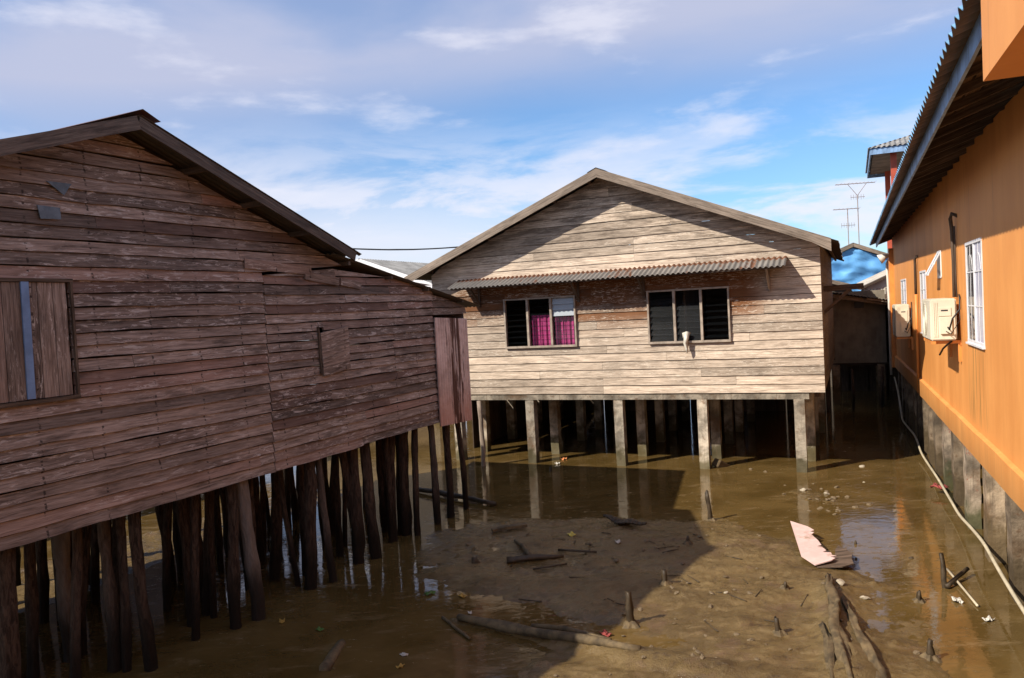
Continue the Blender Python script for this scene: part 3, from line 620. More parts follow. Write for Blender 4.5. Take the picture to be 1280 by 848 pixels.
# awning
b = MB(); yb = -OFF - .02; b.corr((-1.60, yb - .62, 4.075), (1, 0, .002), (0, .62, .20), 7.28, .655, .105, .016, th=.004, nv=4, jit=.03, per=8, mi=0, mi2=1, sag=.012)
aw = b.build('awning', [M['zinc_awning'], M['zinc_dark']], MT)
for x in (-1.1, 1.32, 2.78, 5.32):
    b = MB(); b.beam((x, yb - .56, 4.055), (x, yb, 4.17), .045, .05); b.beam((x, yb - .02, 3.62), (x, yb - .02, 4.18), .045, .05, up=(1, 0, 0)); b.beam((x, yb - .03, 3.68), (x, yb - .48, 4.05), .04, .045); b.build('awning_bracket', M['wood_dark'] if x < 4 else M['wood_barge_mid'], aw)
b = MB(); b.beam((-1.55, yb - .55, 4.06), (5.62, yb - .55, 4.075), .04, .045); b.beam((-1.5, yb - .02, 4.22), (5.6, yb - .02, 4.24), .03, .05); b.build('awning_batten', M['wood_dark'], aw)
# windows
def louvre_window(W, panes):
    x0, x1, z0, z1 = W; y = -OFF - .03
    b = MB(); t = .045
    b.beam((x0 - .02, y, z0), (x1 + .02, y, z0), .09, t); b.beam((x0 - .02, y, z1), (x1 + .02, y, z1), .09, t * .8)
    for k in range(4):
        x = x0 + (x1 - x0) * k / 3; b.beam((x, y - (.004 if 0 < k < 3 else 0), z0 + t / 2), (x, y - (.004 if 0 < k < 3 else 0), z1 - t * .4), .085, .05 if 0 < k < 3 else .035, up=(1, 0, 0))
    fr = b.build('window', M['pale_frame'], MT)
    for k, (mode, ang) in enumerate(panes):
        a0 = x0 + (x1 - x0) * k / 3 + .03; a1 = x0 + (x1 - x0) * (k + 1) / 3 - .03; n = 8; h = (z1 - z0 - .06) / n
        clear = MB(); frost = MB()
        for q in range(n):
            zc = z0 + .035 + h * (q + .5); an = R(ang + random.uniform(-4, 4)); dz = math.cos(an) * .075; dy = math.sin(an) * .075
            mb = frost if (mode == 'frost' and q >= 5) else clear
            mb.beam((a0, y + .01, zc), (a1, y + .01, zc), .005, .15, up=(0, math.sin(an), math.cos(an)))
        if clear.f: clear.build('louvre', M['louvre'], fr)
        if frost.f: frost.build('louvre', M['louvre_frost'], fr)
        if mode in ('curtain', 'frost'):
            c = MB(); nx, nz_ = 40, 8; top = z0 + (z1 - z0) * (.63 if mode == 'curtain' else .62)
            for i in range(nx):
                for j in range(nz_):
                    q = []
                    for ii, jj in ((i, j), (i + 1, j), (i + 1, j + 1), (i, j + 1)):
                        u = ii / nx; v = jj / nz_; q.append(((a0 + (a1 - a0) * u, y + .12 + .02 * math.sin(u * 26 + v) + .008 * math.sin(u * 61), z0 + .02 + (top - z0) * v), (u * (a1 - a0), v * .7)))
                    c.face([p[0] for p in q], [p[1] for p in q])
            c.build('curtain', M['curtain'], fr, smooth=True)
louvre_window(W1, [('open', 80), ('curtain', 60), ('frost', 10)]); louvre_window(W2, [('clear', 25), ('clear', 25), ('open', 72)])

# white rag on the sill of the right-hand window
def rag(name, mat, loc, pts, wid, label, cat, az):
    o = thing(name, label, cat, loc, az); b = MB(); n = 7
    for k in range(len(pts) - 1):
        for j in range(n):
            q = []
            for kk, jj in ((k, j), (k, j + 1), (k + 1, j + 1), (k + 1, j)):
                y, z, wf = pts[kk]; x = (jj / n - .5) * wid * wf; r = .012 * math.sin(jj * 2.1 + kk); q.append((x + .02 * math.sin(kk * 1.3), y + r, z + .010 * math.sin(jj * 1.9)))
            b.face(q)
    c = b.build('cloth', mat, o, smooth=True); md = c.modifiers.new('thick', 'SOLIDIFY'); md.thickness = .012; md.offset = 0; sb = c.modifiers.new('soft', 'SUBSURF'); sb.levels = 1; sb.render_levels = 2
    return o
_mw = Matrix.Translation((.365, 17.856, 0)) @ Matrix.Rotation(R(90 - 113.7), 4, 'Z')
_p = _mw @ Vector((3.64, -OFF - .06, 2.70))
o = thing('rag', 'crumpled white rag hanging over the sill of the right louvre window', 'rag', _p, 113.7); b = MB()
b.tube([(-.05, .03, .03), (-.02, .0, .11), (.03, -.05, .13), (.0, -.085, .05), (-.02, -.09, -.06), (.01, -.085, -.17), (.02, -.08, -.26)], [.02, .05, .055, .045, .04, .03, .010], 12, wob=1.2); b.build('cloth', M['litter_white'], o, smooth=True)

# ------------------------------------------------------------------ orange house (right)
RT = thing('plaster_house', 'bright orange plastered house with blue-edged eaves on rough concrete columns', 'house', (5.9, 9.8, 0), 202.3)
RX0, RX1 = -14.5, 15.0; ZB, ZT = 1.27, 5.35          # local x runs towards the camera
RW1 = (-1.03, .21, 2.745, 4.10); RW3 = (-7.0, -5.97, 2.61, 3.875); RW4 = (-11.8, -10.3, 2.9, 3.785); RWS = (-4.05, -3.62, 3.69, 4.12)
def wall_with_holes(mb, x0, x1, z0, z1, holes, y=0., d=.14):
    xs = sorted(set([x0, x1] + [h[0] for h in holes] + [h[1] for h in holes])); zs = sorted(set([z0, z1] + [h[2] for h in holes] + [h[3] for h in holes]))
    inside = lambda a, c: any(h[0] < a < h[1] and h[2] < c < h[3] for h in holes)
    for i in range(len(xs) - 1):
        for j in range(len(zs) - 1):
            if not inside((xs[i] + xs[i + 1]) / 2, (zs[j] + zs[j + 1]) / 2): mb.face([(xs[i], y, zs[j]), (xs[i + 1], y, zs[j]), (xs[i + 1], y, zs[j + 1]), (xs[i], y, zs[j + 1])])
    for h in holes:
        a, c, e, f_ = h
        for p, q in (((a, e), (c, e)), ((c, e), (c, f_)), ((c, f_), (a, f_)), ((a, f_), (a, e))): mb.face([(p[0], y, p[1]), (q[0], y, q[1]), (q[0], y + d, q[1]), (p[0], y + d, p[1])])
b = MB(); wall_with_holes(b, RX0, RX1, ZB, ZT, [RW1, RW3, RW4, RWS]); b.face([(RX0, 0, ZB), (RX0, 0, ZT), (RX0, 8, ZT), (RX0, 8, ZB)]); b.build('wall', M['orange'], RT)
b = MB(); b.face([(RX0, 8, ZB), (RX0, 8, ZT), (RX1, 8, ZT), (RX1, 8, ZB)]); b.face([(RX1, 0, ZB), (RX1, 0, ZT), (RX1, 8, ZT), (RX1, 8, ZB)]); b.face([(RX0, 8, ZT), (RX0, 0.01, ZT), (RX1, 0.01, ZT), (RX1, 8, ZT)]); b.build('back_wall', M['orange'], RT)
b = MB(); b.box(RX0 + .1, RX1 - .1, .4, .45, ZB + .1, ZT - .1); b.build('inner_wall', M['wood_dark'], RT)
b = MB()    # plinth band with sloping top
n = 40; prof = []
for k in range(n + 1):
    x = RX0 - .05 + (RX1 - RX0 + .05) * k / n; e = noise.noise(Vector((x * .8, 5, 0))) * .012; e2 = noise.noise(Vector((x * 2.3, 9, 0))) * .018
    prof.append([(x, -.002, 1.60 + e), (x, -.06 + e * .5, 1.585 + e), (x, -.06 + e * .5, 1.255 + e2), (x, .1, 1.25 + e2)])
for k in range(n):
    for j in range(3): b.face([prof[k][j], prof[k + 1][j], prof[k + 1][j + 1], prof[k][j + 1]])
b.face([prof[0][0], prof[0][1], prof[0][2], prof[0][3]]); b.build('plinth', M['orange'], RT)
b = MB(); b.box(RX0, RX1, .1, 8, 1.2, 1.26); b.build('floor_slab', M['concrete_wall'], RT)
b = MB(); b.box(RX0 - .12, RX0 + .28, -.12, .02, 1.24, 4.75); b.build('corner_pilaster', M['orange_trim'], RT)
# columns under the plinth
CX = [(c_, .36) for c_ in (3.9, 2.6, 1.27, -.14, -1.66, -3.0, -3.99, -5.2, -6.18, -7.4, -8.39, -9.6, -10.5, -11.7, -12.8, -14.2)]
for i, (x, wd) in enumerate(CX):
    b = MB(); dy = random.uniform(.0, .05); b.beam((x, .07 + dy, -.5), (x, .07 + dy, 1.252), .19 + random.uniform(-.02, .02), wd * .82, up=(1, 0, 0), nseg=7, wob=.011)
    b.build('column', M['concrete_red'] if i in (4, 6) else M['concrete_wall'], RT)
b = MB(); b.box(RX0, RX1, 1.6, 1.67, -.4, 1.24); b.build('under_dark_backing', M['wood_dark'], RT)  # dark sheet added behind the columns, stands in for shade in the gaps
for y in (2.5, 5., 7.6):
    for x in (-13.5, -10, -6.5, -3, .5, 4):
        b = MB(); b.beam((x, y, -.5), (x, y, 1.22), .25, .25, up=(1, 0, 0)); b.build('column', M['concrete_wall'], RT)
# eaves: edge line runs from far (x,off,z) to near
E0 = Vector((-15.6, -.56, 4.96)); E1 = Vector((6.6, -.96, 5.20)); ed = (E1 - E0); el = ed.length
b = MB(); ins = Vector((0, 3.9, 1.36)).normalized()
b.corr(E0, ed, ins, el, 4.2, .172, .024, th=.008, nv=5, per=10, mi=0, mi2=1); 
rf = b.build('roof', [M['roof_blue'], M['roof_under']], RT)
b = MB(); q0 = E0 + Vector((0, 4.2 * ins.y, 4.2 * ins.z)); q1 = E1 + Vector((0, 4.2 * ins.y, 4.2 * ins.z)); b.face([tuple(q0), tuple(q1), tuple(q1 + Vector((0, 4.5, -1.5))), tuple(q0 + Vector((0, 4.5, -1.5)))]); b.build('rear_roof', M['roof_blue'], rf)
b = MB(); f0 = E0 + ins * .15 + Vector((1.0, 0, -.105)); f1 = E1 + ins * .15 + Vector((0, 0, -.105)); f0b = f0
b.beam(f0, f1, .025, .165, nseg=14, wob=.003); b.build('fascia', M['blue_paint'], RT)
b = MB(); x = RX0 - .5
while x < 6.4:
    s = (x - E0.x) / (E1.x - E0.x); e = E0.lerp(E1, s) + ins * .21; b.beam(e + Vector((0, 0, -.07)), e + ins * .95 + Vector((0, 0, -.07)), .05, .11); x += .62
b.build('rafter', M['wood_dark'], RT)
b = MB(); x = RX0 - .5
for k in range(5):
    s0 = E0 + ins * (.28 + k * .16) + Vector((.8, 0, -.035)); s1 = E1 + ins * (.28 + k * .16) + Vector((0, 0, -.035)); b.beam(s0, s1, .13, .012, up=ins.cross(Vector((1, 0, 0))))
b.build('soffit_board', M['wood_dark'], RT)
# canopy box near the camera
b = MB(); cy = -1.0; cx0, cx1 = 6.76, 14.5; cz0, cz1 = 4.516, 5.9
b.face([(cx0, cy, cz0), (cx1, cy, cz0), (cx1, cy, cz1), (cx0, cy, cz1)]); b.face([(cx0, cy, cz0), (cx0, cy, cz1), (cx0, 0, cz1), (cx0, 0, cz0)]); b.face([(cx0, cy, cz1), (cx1, cy, cz1), (cx1, 0, cz1), (cx0, 0, cz1)])
rim = .17
for P in ([(cx0, cy), (cx1, cy), (cx1 - rim, cy + rim), (cx0 + rim, cy + rim)], [(cx0, cy), (cx0 + rim, cy + rim), (cx0 + rim, -.0), (cx0, -.0)]): b.face([(p[0], p[1], cz0) for p in P])
b.face([(cx0 + rim, cy + rim, cz0), (cx1 - rim, cy + rim, cz0), (cx1 - rim, cy + rim, cz0 + .12), (cx0 + rim, cy + rim, cz0 + .12)]); b.face([(cx0 + rim, cy + rim, cz0), (cx0 + rim, 0, cz0), (cx0 + rim, 0, cz0 + .12), (cx0 + rim, cy + rim, cz0 + .12)])
cn = b.build('canopy', M['orange'], RT)
b = MB()
for k in range(6): b.beam((cx0 + rim, cy + rim + .07 + k * .14, cz0 + .115), (cx1 - rim, cy + rim + .07 + k * .14, cz0 + .115), .135, .014)
b.build('soffit', M['orange_trim'], cn)
# windows of the orange house
def grille_window(Wn, arch=False):
    x0, x1, z0, z1 = Wn; b = MB(); y = .0; t = .04
    b.beam((x0, y, z0 + t / 2), (x1, y, z0 + t / 2), .026, t); b.beam((x0, y, z1 - t / 2), (x1, y, z1 - t / 2), .026, t)
    for x, wd in ((x0 + .02, .04), ((x0 + x1) / 2, .05), (x1 - .02, .035)): b.beam((x, y + .001, z0 + t), (x, y + .001, z1 - t), .022, wd, up=(1, 0, 0))
    b.beam((x0 - .02, -.01, z0 - .012), (x1 + .02, -.01, z0 - .012), .05, .024)
    fr = b.build('window', M['white_frame'], RT); xm = (x0 + x1) / 2; hw = (x1 - x0) / 2
    b = MB()
    for f_ in (.37, .70): b.beam((x0 + .04, -.002, z0 + (z1 - z0) * f_), (x1 - .04, -.002, z0 + (z1 - z0) * f_), .006, .016)
    for k in range(2):
        x = x0 + hw * (k + .5); b.beam((x, -.001, z0 + t), (x, -.001, z1 - t), .005, .009, up=(1, 0, 0))
        if arch:
            r = hw * .28; zc = z0 + (z1 - z0) * .70; b.tube([(x + r * math.cos(a), -.001, zc + .02 + r * 1.25 * math.sin(a)) for a in [math.pi * q / 10 for q in range(11)]], .004, 5)
    b.build('grille', M['white_frame'], fr)
    b = MB(); b.beam((x0 + .04, .008, (z0 + z1) / 2), (xm - .025, .008, (z0 + z1) / 2), .006, z1 - z0 - .08); b.build('pane', M['glass_dark'], fr)
    b = MB(); b.beam((xm + .025, .009, (z0 + z1) / 2), (x1 - .035, .009, (z0 + z1) / 2), .006, z1 - z0 - .08); b.build('pane', M['glass_pale'], fr)
grille_window(RW1, True); grille_window(RW3); grille_window(RW4)
b = MB(); x0, x1, z0, z1 = RWS
for p, q in (((x0, z0), (x1, z0)), ((x0, z1), (x1, z1)), ((x0, z0), (x0, z1)), ((x1, z0), (x1, z1))): b.beam((p[0], .02, p[1]), (q[0], .02, q[1]), .07, .035, up=(1, 0, 0) if p[0] == q[0] else (0, 0, 1))
fr = b.build('window', M['white_frame'], RT)
b = MB(); top = Vector((0, -.01, z1 - .02)); bot = Vector((0, -.20, z0 + .05))
for x in (x0 + .02, x1 - .02): b.beam(top + Vector((x, 0, 0)), bot + Vector((x, 0, 0)), .02, .025)
for q in (top, bot, top.lerp(bot, .5)): b.beam(q + Vector((x0, 0, 0)), q + Vector((x1, 0, 0)), .02, .025)
sa = b.build('sash', M['white_frame'], fr)
b = MB(); b.face([tuple(top + Vector((x0, 0, 0))), tuple(top + Vector((x1, 0, 0))), tuple(bot + Vector((x1, 0, 0))), tuple(bot + Vector((x0, 0, 0)))]); b.build('pane', M['louvre_frost'], sa)
# air conditioners (things of their own, hung on the wall)
_rw = Matrix.Translation((5.9, 9.8, 0)) @ Matrix.Rotation(R(90 - 202.3), 4, 'Z')
def aircon(label, x0, x1, z0, z1, y0, y1):
    o = thing('air_conditioner', label, 'air conditioner', _rw @ Vector(((x0 + x1) / 2, 0, z0)), 202.3, 'outdoor air conditioner units on the orange wall'); ox = (x0 + x1) / 2; X0, X1 = x0 - ox, x1 - ox; h = z1 - z0
    me = bpy.data.meshes.new('casing'); bm = bmesh.new(); bmesh.ops.create_cube(bm, size=1)
    for v in bm.verts: v.co = ((X0 + X1) / 2 + v.co.x * (X1 - X0), (y0 + y1) / 2 + v.co.y * (y1 - y0), h / 2 + v.co.z * h)
    bmesh.ops.bevel(bm, geom=bm.edges[:], offset=.018, segments=2, affect='EDGES'); bm.to_mesh(me); bm.free(); me.materials.append(M['ac_white']); c = bpy.data.objects.new('casing', me); COL.objects.link(c); c.parent = o
    b = MB(); ym = (y0 + y1) / 2   # end face towards the camera: valve cover, lip, slots
    b.beam((X1 + .018, ym + .03, .10), (X1 + .018, ym + .03, .34), .035, .15, up=(0, 1, 0)); b.beam((X1 + .006, ym + .02, .36), (X1 + .006, ym + .02, h - .13), .012, .16, up=(0, 1, 0)); b.build('valve_cover', M['ac_white'], o)
    b = MB(); b.beam((X1 + .012, ym - .03, h - .17), (X1 + .012, ym + .06, h - .17), .004, .022); b.build('handle_slot', M['ac_dark'], o)
    b = MB()
    for k in range(3): b.beam((X1 + .004, y0 + .05 + k * .022, .05), (X1 + .004, y0 + .05 + k * .022, h - .05), .006, .006, up=(0, 1, 0))
    b.build('side_rib', M['ac_white'], o)
    b = MB(); zc = h / 2; r = min(h, X1 - X0) * .40
    for k in range(7): b.tube([((X0 + X1) / 2 - .06 + r * (k + 1) / 7 * math.cos(a), y0 - .008, zc + r * (k + 1) / 7 * math.sin(a)) for a in [2 * math.pi * q / 24 for q in range(25)]], .005, 5)
    b.build('fan_grille', M['ac_white'], o)
    b = MB()
    for x in (X0 + .1, X1 - .1): b.beam((x, y0 + .01, -.03), (x, -.005, -.03), .045, .045); b.beam((x, -.02, -.035), (x, -.02, -.32), .04, .04, up=(1, 0, 0))
    b.beam((X0, y0 + .04, -.028), (X1, y0 + .04, -.028), .05, .04); b.build('bracket', M['orange_trim'], o)
    b = MB(); b.tube([(X1 + .02, ym + .05, .2), (X1 + .10, ym + .06, .16), (X1 + .14, ym + .10, .32), (X1 + .10, -.03, .45), (X1 + .04, -.02, .62), (X1 + .0, -.02, h + .05)], .012, 7); b.tube([(X1 + .02, ym + .02, .14), (X1 + .12, ym + .08, .10), (X1 + .18, -.04, .3), (X1 + .06, -.025, .52)], .007, 6); b.build('cable', M['black_cable'], o, smooth=True)
    return o
aircon('large cream air conditioner unit on the orange wall beside the near grille window', -2.75, -1.62, 2.735, 3.345, -.40, -.06)
aircon('small cream air conditioner unit on the orange wall near its far corner', -9.9, -8.9, 2.42, 3.17, -.36, -.06)
# pipes on the wall
b = MB(); b.tube([(-7.55, -.05, 1.3), (-7.5, -.05, 2.6), (-7.45, -.05, 3.4)], .03, 8); pp = b.build('wall_pipe', M['orange_trim'], RT, smooth=True)
b = MB(); b.tube([(-7.45, -.05, 3.40), (-7.42, -.05, 4.05), (-7.40, -.055, 4.15), (-7.37, -.03, 4.2), (-7.3, .02, 4.2)], .028, 8); b.build('conduit', M['wood_dark'], pp, smooth=True)
b = MB(); b.tube([(-1.72, .02, 4.53), (-1.78, -.06, 4.58), (-1.86, -.07, 4.52), (-1.90, -.05, 4.35), (-1.90, -.04, 3.9), (-1.93, -.04, 3.36)], .026, 8); b.tube([(-1.80, -.03, 4.4), (-1.80, -.03, 3.6), (-1.74, -.03, 3.36)], .012, 6); b.tube([(-1.95, -.03, 4.2), (-2.02, -.03, 3.8), (-2.0, -.03, 3.4)], .005, 5); b.build('pipe_lagging', M['wood_dark'], RT, smooth=True)
b = MB(); b.tube([(-1.68, -.12, 2.72), (-1.70, -.17, 2.68), (-1.86, -.22, 2.60), (-2.0, -.25, 2.5)], .014, 7); b.build('drain_hose', M['black_cable'], RT, smooth=True)
b = MB(); b.tube([(RX0 - .13, -.10, 4.45), (RX0 - .10, -.16, 4.3), (RX0 - .02, -.15, 3.9), (RX0 + .05, -.14, 3.2), (RX0 + .02, -.15, 1.0)], .035, 8); b.build('downpipe', M['pipe_white'], RT, smooth=True)
# floodlight under the eave
o = thing('security_lamp', 'small white floodlight under the eave at the far corner of the orange house', 'lamp', _rw @ Vector((RX0 + .1, -.2, 4.5)), 202.3)
b = MB(); b.tube([(0, .12, .05), (0, .0, .03), (0, -.06, .0), (0, -.16, -.05)], [.05, .07, .11, .15], 12, cap=True); b.build('lamp_hood', M['pipe_white'], o, smooth=True)
b = MB(); b.beam((0, .22, .08), (0, .05, .05), .04, .04); b.build('lamp_arm', M['pipe_white'], o)

# hose along the columns
HS = [(-14.2, -.08, .95), (-12.8, -.1, .72), (-11.6, -.12, .32), (-10.9, -.14, .18), (-9.6, -.13, .20), (-8., -.11, .24), (-6.7, -.12, .13), (-5.7, -.1, .10), (-4.4, -.1, .14), (-3.36, -.11, .17), (-2.4, -.1, .15), (-1.6, -.1, .16), (-.6, -.1, .26), (.35, -.1, .33), (1.1, -.1, .31), (1.85, -.1, .30), (2.8, -.1, .31), (3.6, -.1, .3)]
o = thing('garden_hose', 'long pale hose sagging along the concrete columns of the orange house', 'hose', _rw @ Vector((-5, -.1, 0)), 202.3); b = MB(); fine = []
for k in range(len(HS) - 1):
    p = [Vector(HS[max(k - 1, 0)]), Vector(HS[k]), Vector(HS[k + 1]), Vector(HS[min(k + 2, len(HS) - 1)])]
    for q in range(6):
        t = q / 6; fine.append(.5 * ((2 * p[1]) + (-p[0] + p[2]) * t + (2 * p[0] - 5 * p[1] + 4 * p[2] - p[3]) * t * t + (-p[0] + 3 * p[1] - 3 * p[2] + p[3]) * t ** 3) + Vector((5, .1, 0)))
b.tube(fine, .021, 8); b.build('hose', M['hose'], o, smooth=True)

# ------------------------------------------------------------------ things behind
def simple_house(o, x0, x1, y0, y1, zb, ze, zr, wall, roof, trim, ov=.35, pale_trim=True):
    """gable faces -y; ridge along y"""
    xm = (x0 + x1) / 2; sl = (zr - ze) / ((x1 - x0) / 2)
    b = MB(); clapboard(b, rowlist(zb, zr, .18), lambda z: None if z > zr - .05 else (max(x0, xm - (zr - z) / sl), min(x1, xm + (zr - z) / sl)), seg=1.5, xf=lambda x, y, z: (x, y + y0, z)); b.build('wall', wall, o)
    b = MB(); b.box(x1 - .03, x1, y0 + .02, y1, zb, ze); b.box(x0, x0 + .03, y0 + .02, y1, zb, ze); b.prism([(x0, zb), (x1, zb), (x1, ze), (xm, zr), (x0, ze)], lambda a, c, d: (a, d, c), y1 - .03, y1); b.box(x0, x1, y0 + .02, y1, zb, zb + .08); b.build('side_wall', wall, o)
    b = MB(); roof_plane(b, xm, zr + .07, x1 + ov, ze - ov * sl + .07, y0 - .35, y1 + .3, wave=.17, amp=.02); roof_plane(b, xm, zr + .07, x0 - ov, ze - ov * sl + .07, y0 - .35, y1 + .3, wave=.17, amp=.02); b.build('roof', roof, o)
    for s_, xe in ((1, x1 + ov), (-1, x0 - ov)):
        b = MB(); b.beam((xm, y0 - .36, zr + .0), (xe, y0 - .36, ze - ov * sl), .03, .16); b.build('barge_board', trim, o)
def stilts(o, xs, ys, zt, d=.2, mat='concrete'):
    for x in xs:
        for y in ys: b = MB(); b.beam((x, y, -.5), (x, y, zt), d, d, up=(1, 0, 0)); b.build('stilt', M[mat], o)
o = thing('plank_cottage', 'distant house seen only by its grey corrugated roof between the two plank houses', 'house', (-5.11, 27.0, 0), 113.7)
simple_house(o, -2.6, 2.6, .35, 7.5, 1.6, 4.55, 5.50, M['wood_alley'], [M['roof_grey'], M['zinc_dark']], M['white_frame']); stilts(o, (-2.4, 0, 2.4), (.6, 3, 6), 1.6); b = MB(); b.box(-2.6, 2.6, .9, .94, -.2, 1.62); b.build('shade_screen', M['wood_dark'], o)  # board below the cottage floor is added to block bright sky behind
# alley house closing the gap
o = thing('alley_shack', 'shadowy grey plank shack closing the narrow gap beside the orange house', 'shack', (10.9, 24.4, 0), 113.7)
b = MB(); clapboard(b, rowlist(1.3, 3.4, .2), lambda z: (.78, 3.4), joints=lambda i: [1.35], xf=lambda x, y, z: (x, y + .05, z), jit=.02); b.build('wall', M['wood_alley'], o)
b = MB(); b.box(-.9, .72, -.02, .02, 1.3, 3.55); b.build('board_panel', plain('grey wall board', (.20, .17, .13), .3, .8, 2., dirt=(.08, .06, .045)), o)
b = MB(); b.box(-.15, .12, -.05, .0, 3.02, 3.22); b.build('vent', M['ac_dark'], o)
b = MB(); b.box(-.95, 3.4, .1, 4, 1.2, 1.3); b.box(-.95, 3.4, 3.95, 4, -.3, 3.4); b.box(3.36, 3.4, .1, 4, 1.3, 3.4); b.box(-.95, -.9, .1, 4, 1.3, 3.6); b.build('floor', M['wood_dark'], o)
b = MB(); b.corr((-1.3, -.75, 3.66), (1, 0, -.20), (0, 1, -.03), 4.8, 4.9, .10, .012, th=.004, nv=4, mi=0, mi2=1, jit=.03); b.build('roof', [M['zinc'], M['zinc_dark']], o)
b = MB(); b.beam((-1.1, -.5, 3.50), (2.6, -.5, 2.78), .06, .12); b.beam((.2, -.65, 3.30), (2.2, -.65, 2.93), .05, .06); b.build('eave_beam', M['wood_barge_mid'], o)
b = MB(); b.tube([(1.35, -.72, 3.0), (1.62, -.7, 2.96)], .07, 8); b.build('rolled_mat', M['hose'], o, smooth=True)
stilts(o, (-.75, .55, 1.9, 3.2), (.0, 2, 3.8), 1.25, .22, 'concrete_wall')
for k in range(7):
    b = MB(); b.beam((-.7 + k * .62, 3.7, -.3), (-.7 + k * .62, 3.7, 1.25), .03, .55, up=(1, 0, 0)); b.build('skirt_board', M['wood_dark'], o)
b = MB(); clapboard(b, [1.35, 1.6, 1.82, 2.1, 2.4, 2.62, 2.9], lambda z: (.80, 1.6), slit=.03, jit=.03, xf=lambda x, y, z: (x, y - .05, z)); b.build('loose_board', M['wood_barge_mid'], o)
for k, (x, y, d_) in enumerate(((-.3, -1.6, .07), (.5, -.9, .09), (1.1, -1.4, .06), (1.5, -.5, .08))):
    _q = Matrix.Translation((10.9, 24.4, 0)) @ Matrix.Rotation(R(90 - 113.7), 4, 'Z') @ Vector((x, y, 0))
    p_ = thing('mooring_pole', ['thin dark pole leaning in the shaded alley, leftmost', 'thicker dark pole in front of the alley shack', 'crooked thin pole in the middle of the shaded alley', 'dark pole nearest the orange house corner in the alley'][k], 'pole', _q); b = MB(); b.tube([(0, 0, -.3), (.04, 0, .4), (.02 + .05 * k, .02, 1.25)], [d_ * .6, d_ * .5, d_ * .45], 9, wob=.5); b.build('pole', M['pile'], p_, smooth=True)
# iron sheds with a valley
o = thing('iron_shed', 'pale corrugated iron shed wall rising to the right under the blue tarpaulin', 'shed', (13.03, 29.0, 0), 100)
b = MB(); b.corr((0, 0, 0), (1, 0, 0), (0, 0, 1), 3.2, 3.62, .12, .012, th=.004, nv=2); b.prism([(0, 3.62), (3.2, 3.62), (3.2, 5.0)], lambda a, c, d: (a, d, c), -.01, .01); b.build('wall', M['pale_iron'], o)
b = MB(); b.beam((-.06, -.04, 3.64), (3.3, -.04, 5.08), .3, .07); b.build('roof_edge', M['wood_dark'], o)
b = MB(); b.box(0, 3.2, .05, 3, 3.0, 3.05); b.box(0, .04, .05, 3, 0, 3.5); b.box(3.16, 3.2, .05, 3, 0, 4.8); b.face([(0, .05, 3.63), (3.2, .05, 5.0), (3.2, 3., 5.0), (0, 3., 3.63)]); b.build('body', M['pale_iron'], o)
o = thing('lean_to', 'low lean-to roof edge sloping down to meet the pale iron shed', 'shed', (11.0, 29.4, 0), 100)
b = MB(); b.beam((-1.6, -.05, 4.72), (1.98, -.42, 3.66), .06, .14); b.build('barge_board', M['wood_barge_mid'], o)
b = MB(); b.corr((-1.6, -.05, 4.8), (0, 1, 0), (3.6, -.1, -1.07), 3., 3.75, .12, .012, nv=3, mi=0, mi2=1); b.build('roof', [M['zinc'], M['zinc_dark']], o)
b = MB(); b.prism([(-1.5, 0), (1.85, 0), (1.85, 3.6), (-1.5, 4.6)], lambda a, c, d: (a, d, c), .3, 2.6); b.build('wall', M['wood_alley'], o)
# tarpaulin house
o = thing('gable_house', 'distant gabled house hung with a wrinkled blue tarpaulin', 'house', (15.05, 34.2, 0), 106)
simple_house(o, -2.3, 2.3, 0, 7, 1.5, 4.62, 5.58, M['wood_alley'], [M['zinc'], M['zinc_dark']], M['wood_barge_mid']); stilts(o, (-2.1, 0, 2.1), (.2, 3.5, 6.8), 1.5)
b = MB(); nx, nz_ = 44, 34
def tp(i, j):
    u = -2.25 + 4.5 * i / nx; zt = 5.46 - abs(u) * .41; z = zt + (2.4 - zt) * j / nz_
    p = Vector((u * .9, z * 1.6, 2.)); f_ = noise.fractal(p * 1.6, .8, 2., 4) * .13 + .07 * math.sin((z * 1.0 + u * .35) * 9 + 2.5 * noise.noise(p * .6)) * .6
    return (u, -.22 + f_, z)
for i in range(nx):
    for j in range(nz_): b.face([tp(i, j), tp(i + 1, j), tp(i + 1, j + 1), tp(i, j + 1)])
tb = b.build('tarpaulin', M['tarp'], o, smooth=True)
bm = bmesh.new(); bm.from_mesh(tb.data); bmesh.ops.remove_doubles(bm, verts=bm.verts, dist=1e-4); bm.to_mesh(tb.data); bm.free()
# antennas
def antenna(label, loc, zt, boom, azd, v):
    o = thing('television_antenna', label, 'antenna', loc, azd, 'television antennas above the tarpaulin roof'); h = zt - loc[2]
    b = MB(); b.tube([(0, 0, -.25), (0, 0, h - (.55 if v else 0))], .022, 6)
    if v: b.tube([(0, 0, h - .55), (-.42, 0, h)], .014, 5); b.tube([(0, 0, h - .55), (.42, 0, h)], .014, 5)
    b.build('mast', M['galv'], o)
    b = MB(); b.tube([(-boom * .55, 0, h), (boom * .45, 0, h)], .018, 5)
    for k in range(11 if v else 7):
        x = -boom * .52 + boom * .95 * k / (10 if v else 6); ln = .18 + .16 * abs(math.sin(k * 1.7)); b.tube([(x, -ln, h + .01), (x, ln, h + .01)], .007, 4)
    b.build('boom', M['galv'], o)
    b = MB(); z2 = h - (.62 if v else .75); b.tube([(-.3, 0, z2), (.32, 0, z2)], .012, 5)
    for k in range(6): x = -.28 + .11 * k; b.tube([(x, 0, z2 - .12 + .03 * (k % 2)), (x, 0, z2 + .12)], .007, 4)
    b.build('lower_array', M['galv'], o)
antenna('taller television antenna with a wide boom on V struts above the tarpaulin roof', (16.17, 36.0, 5.6), 8.5, 1.75, 98, True)
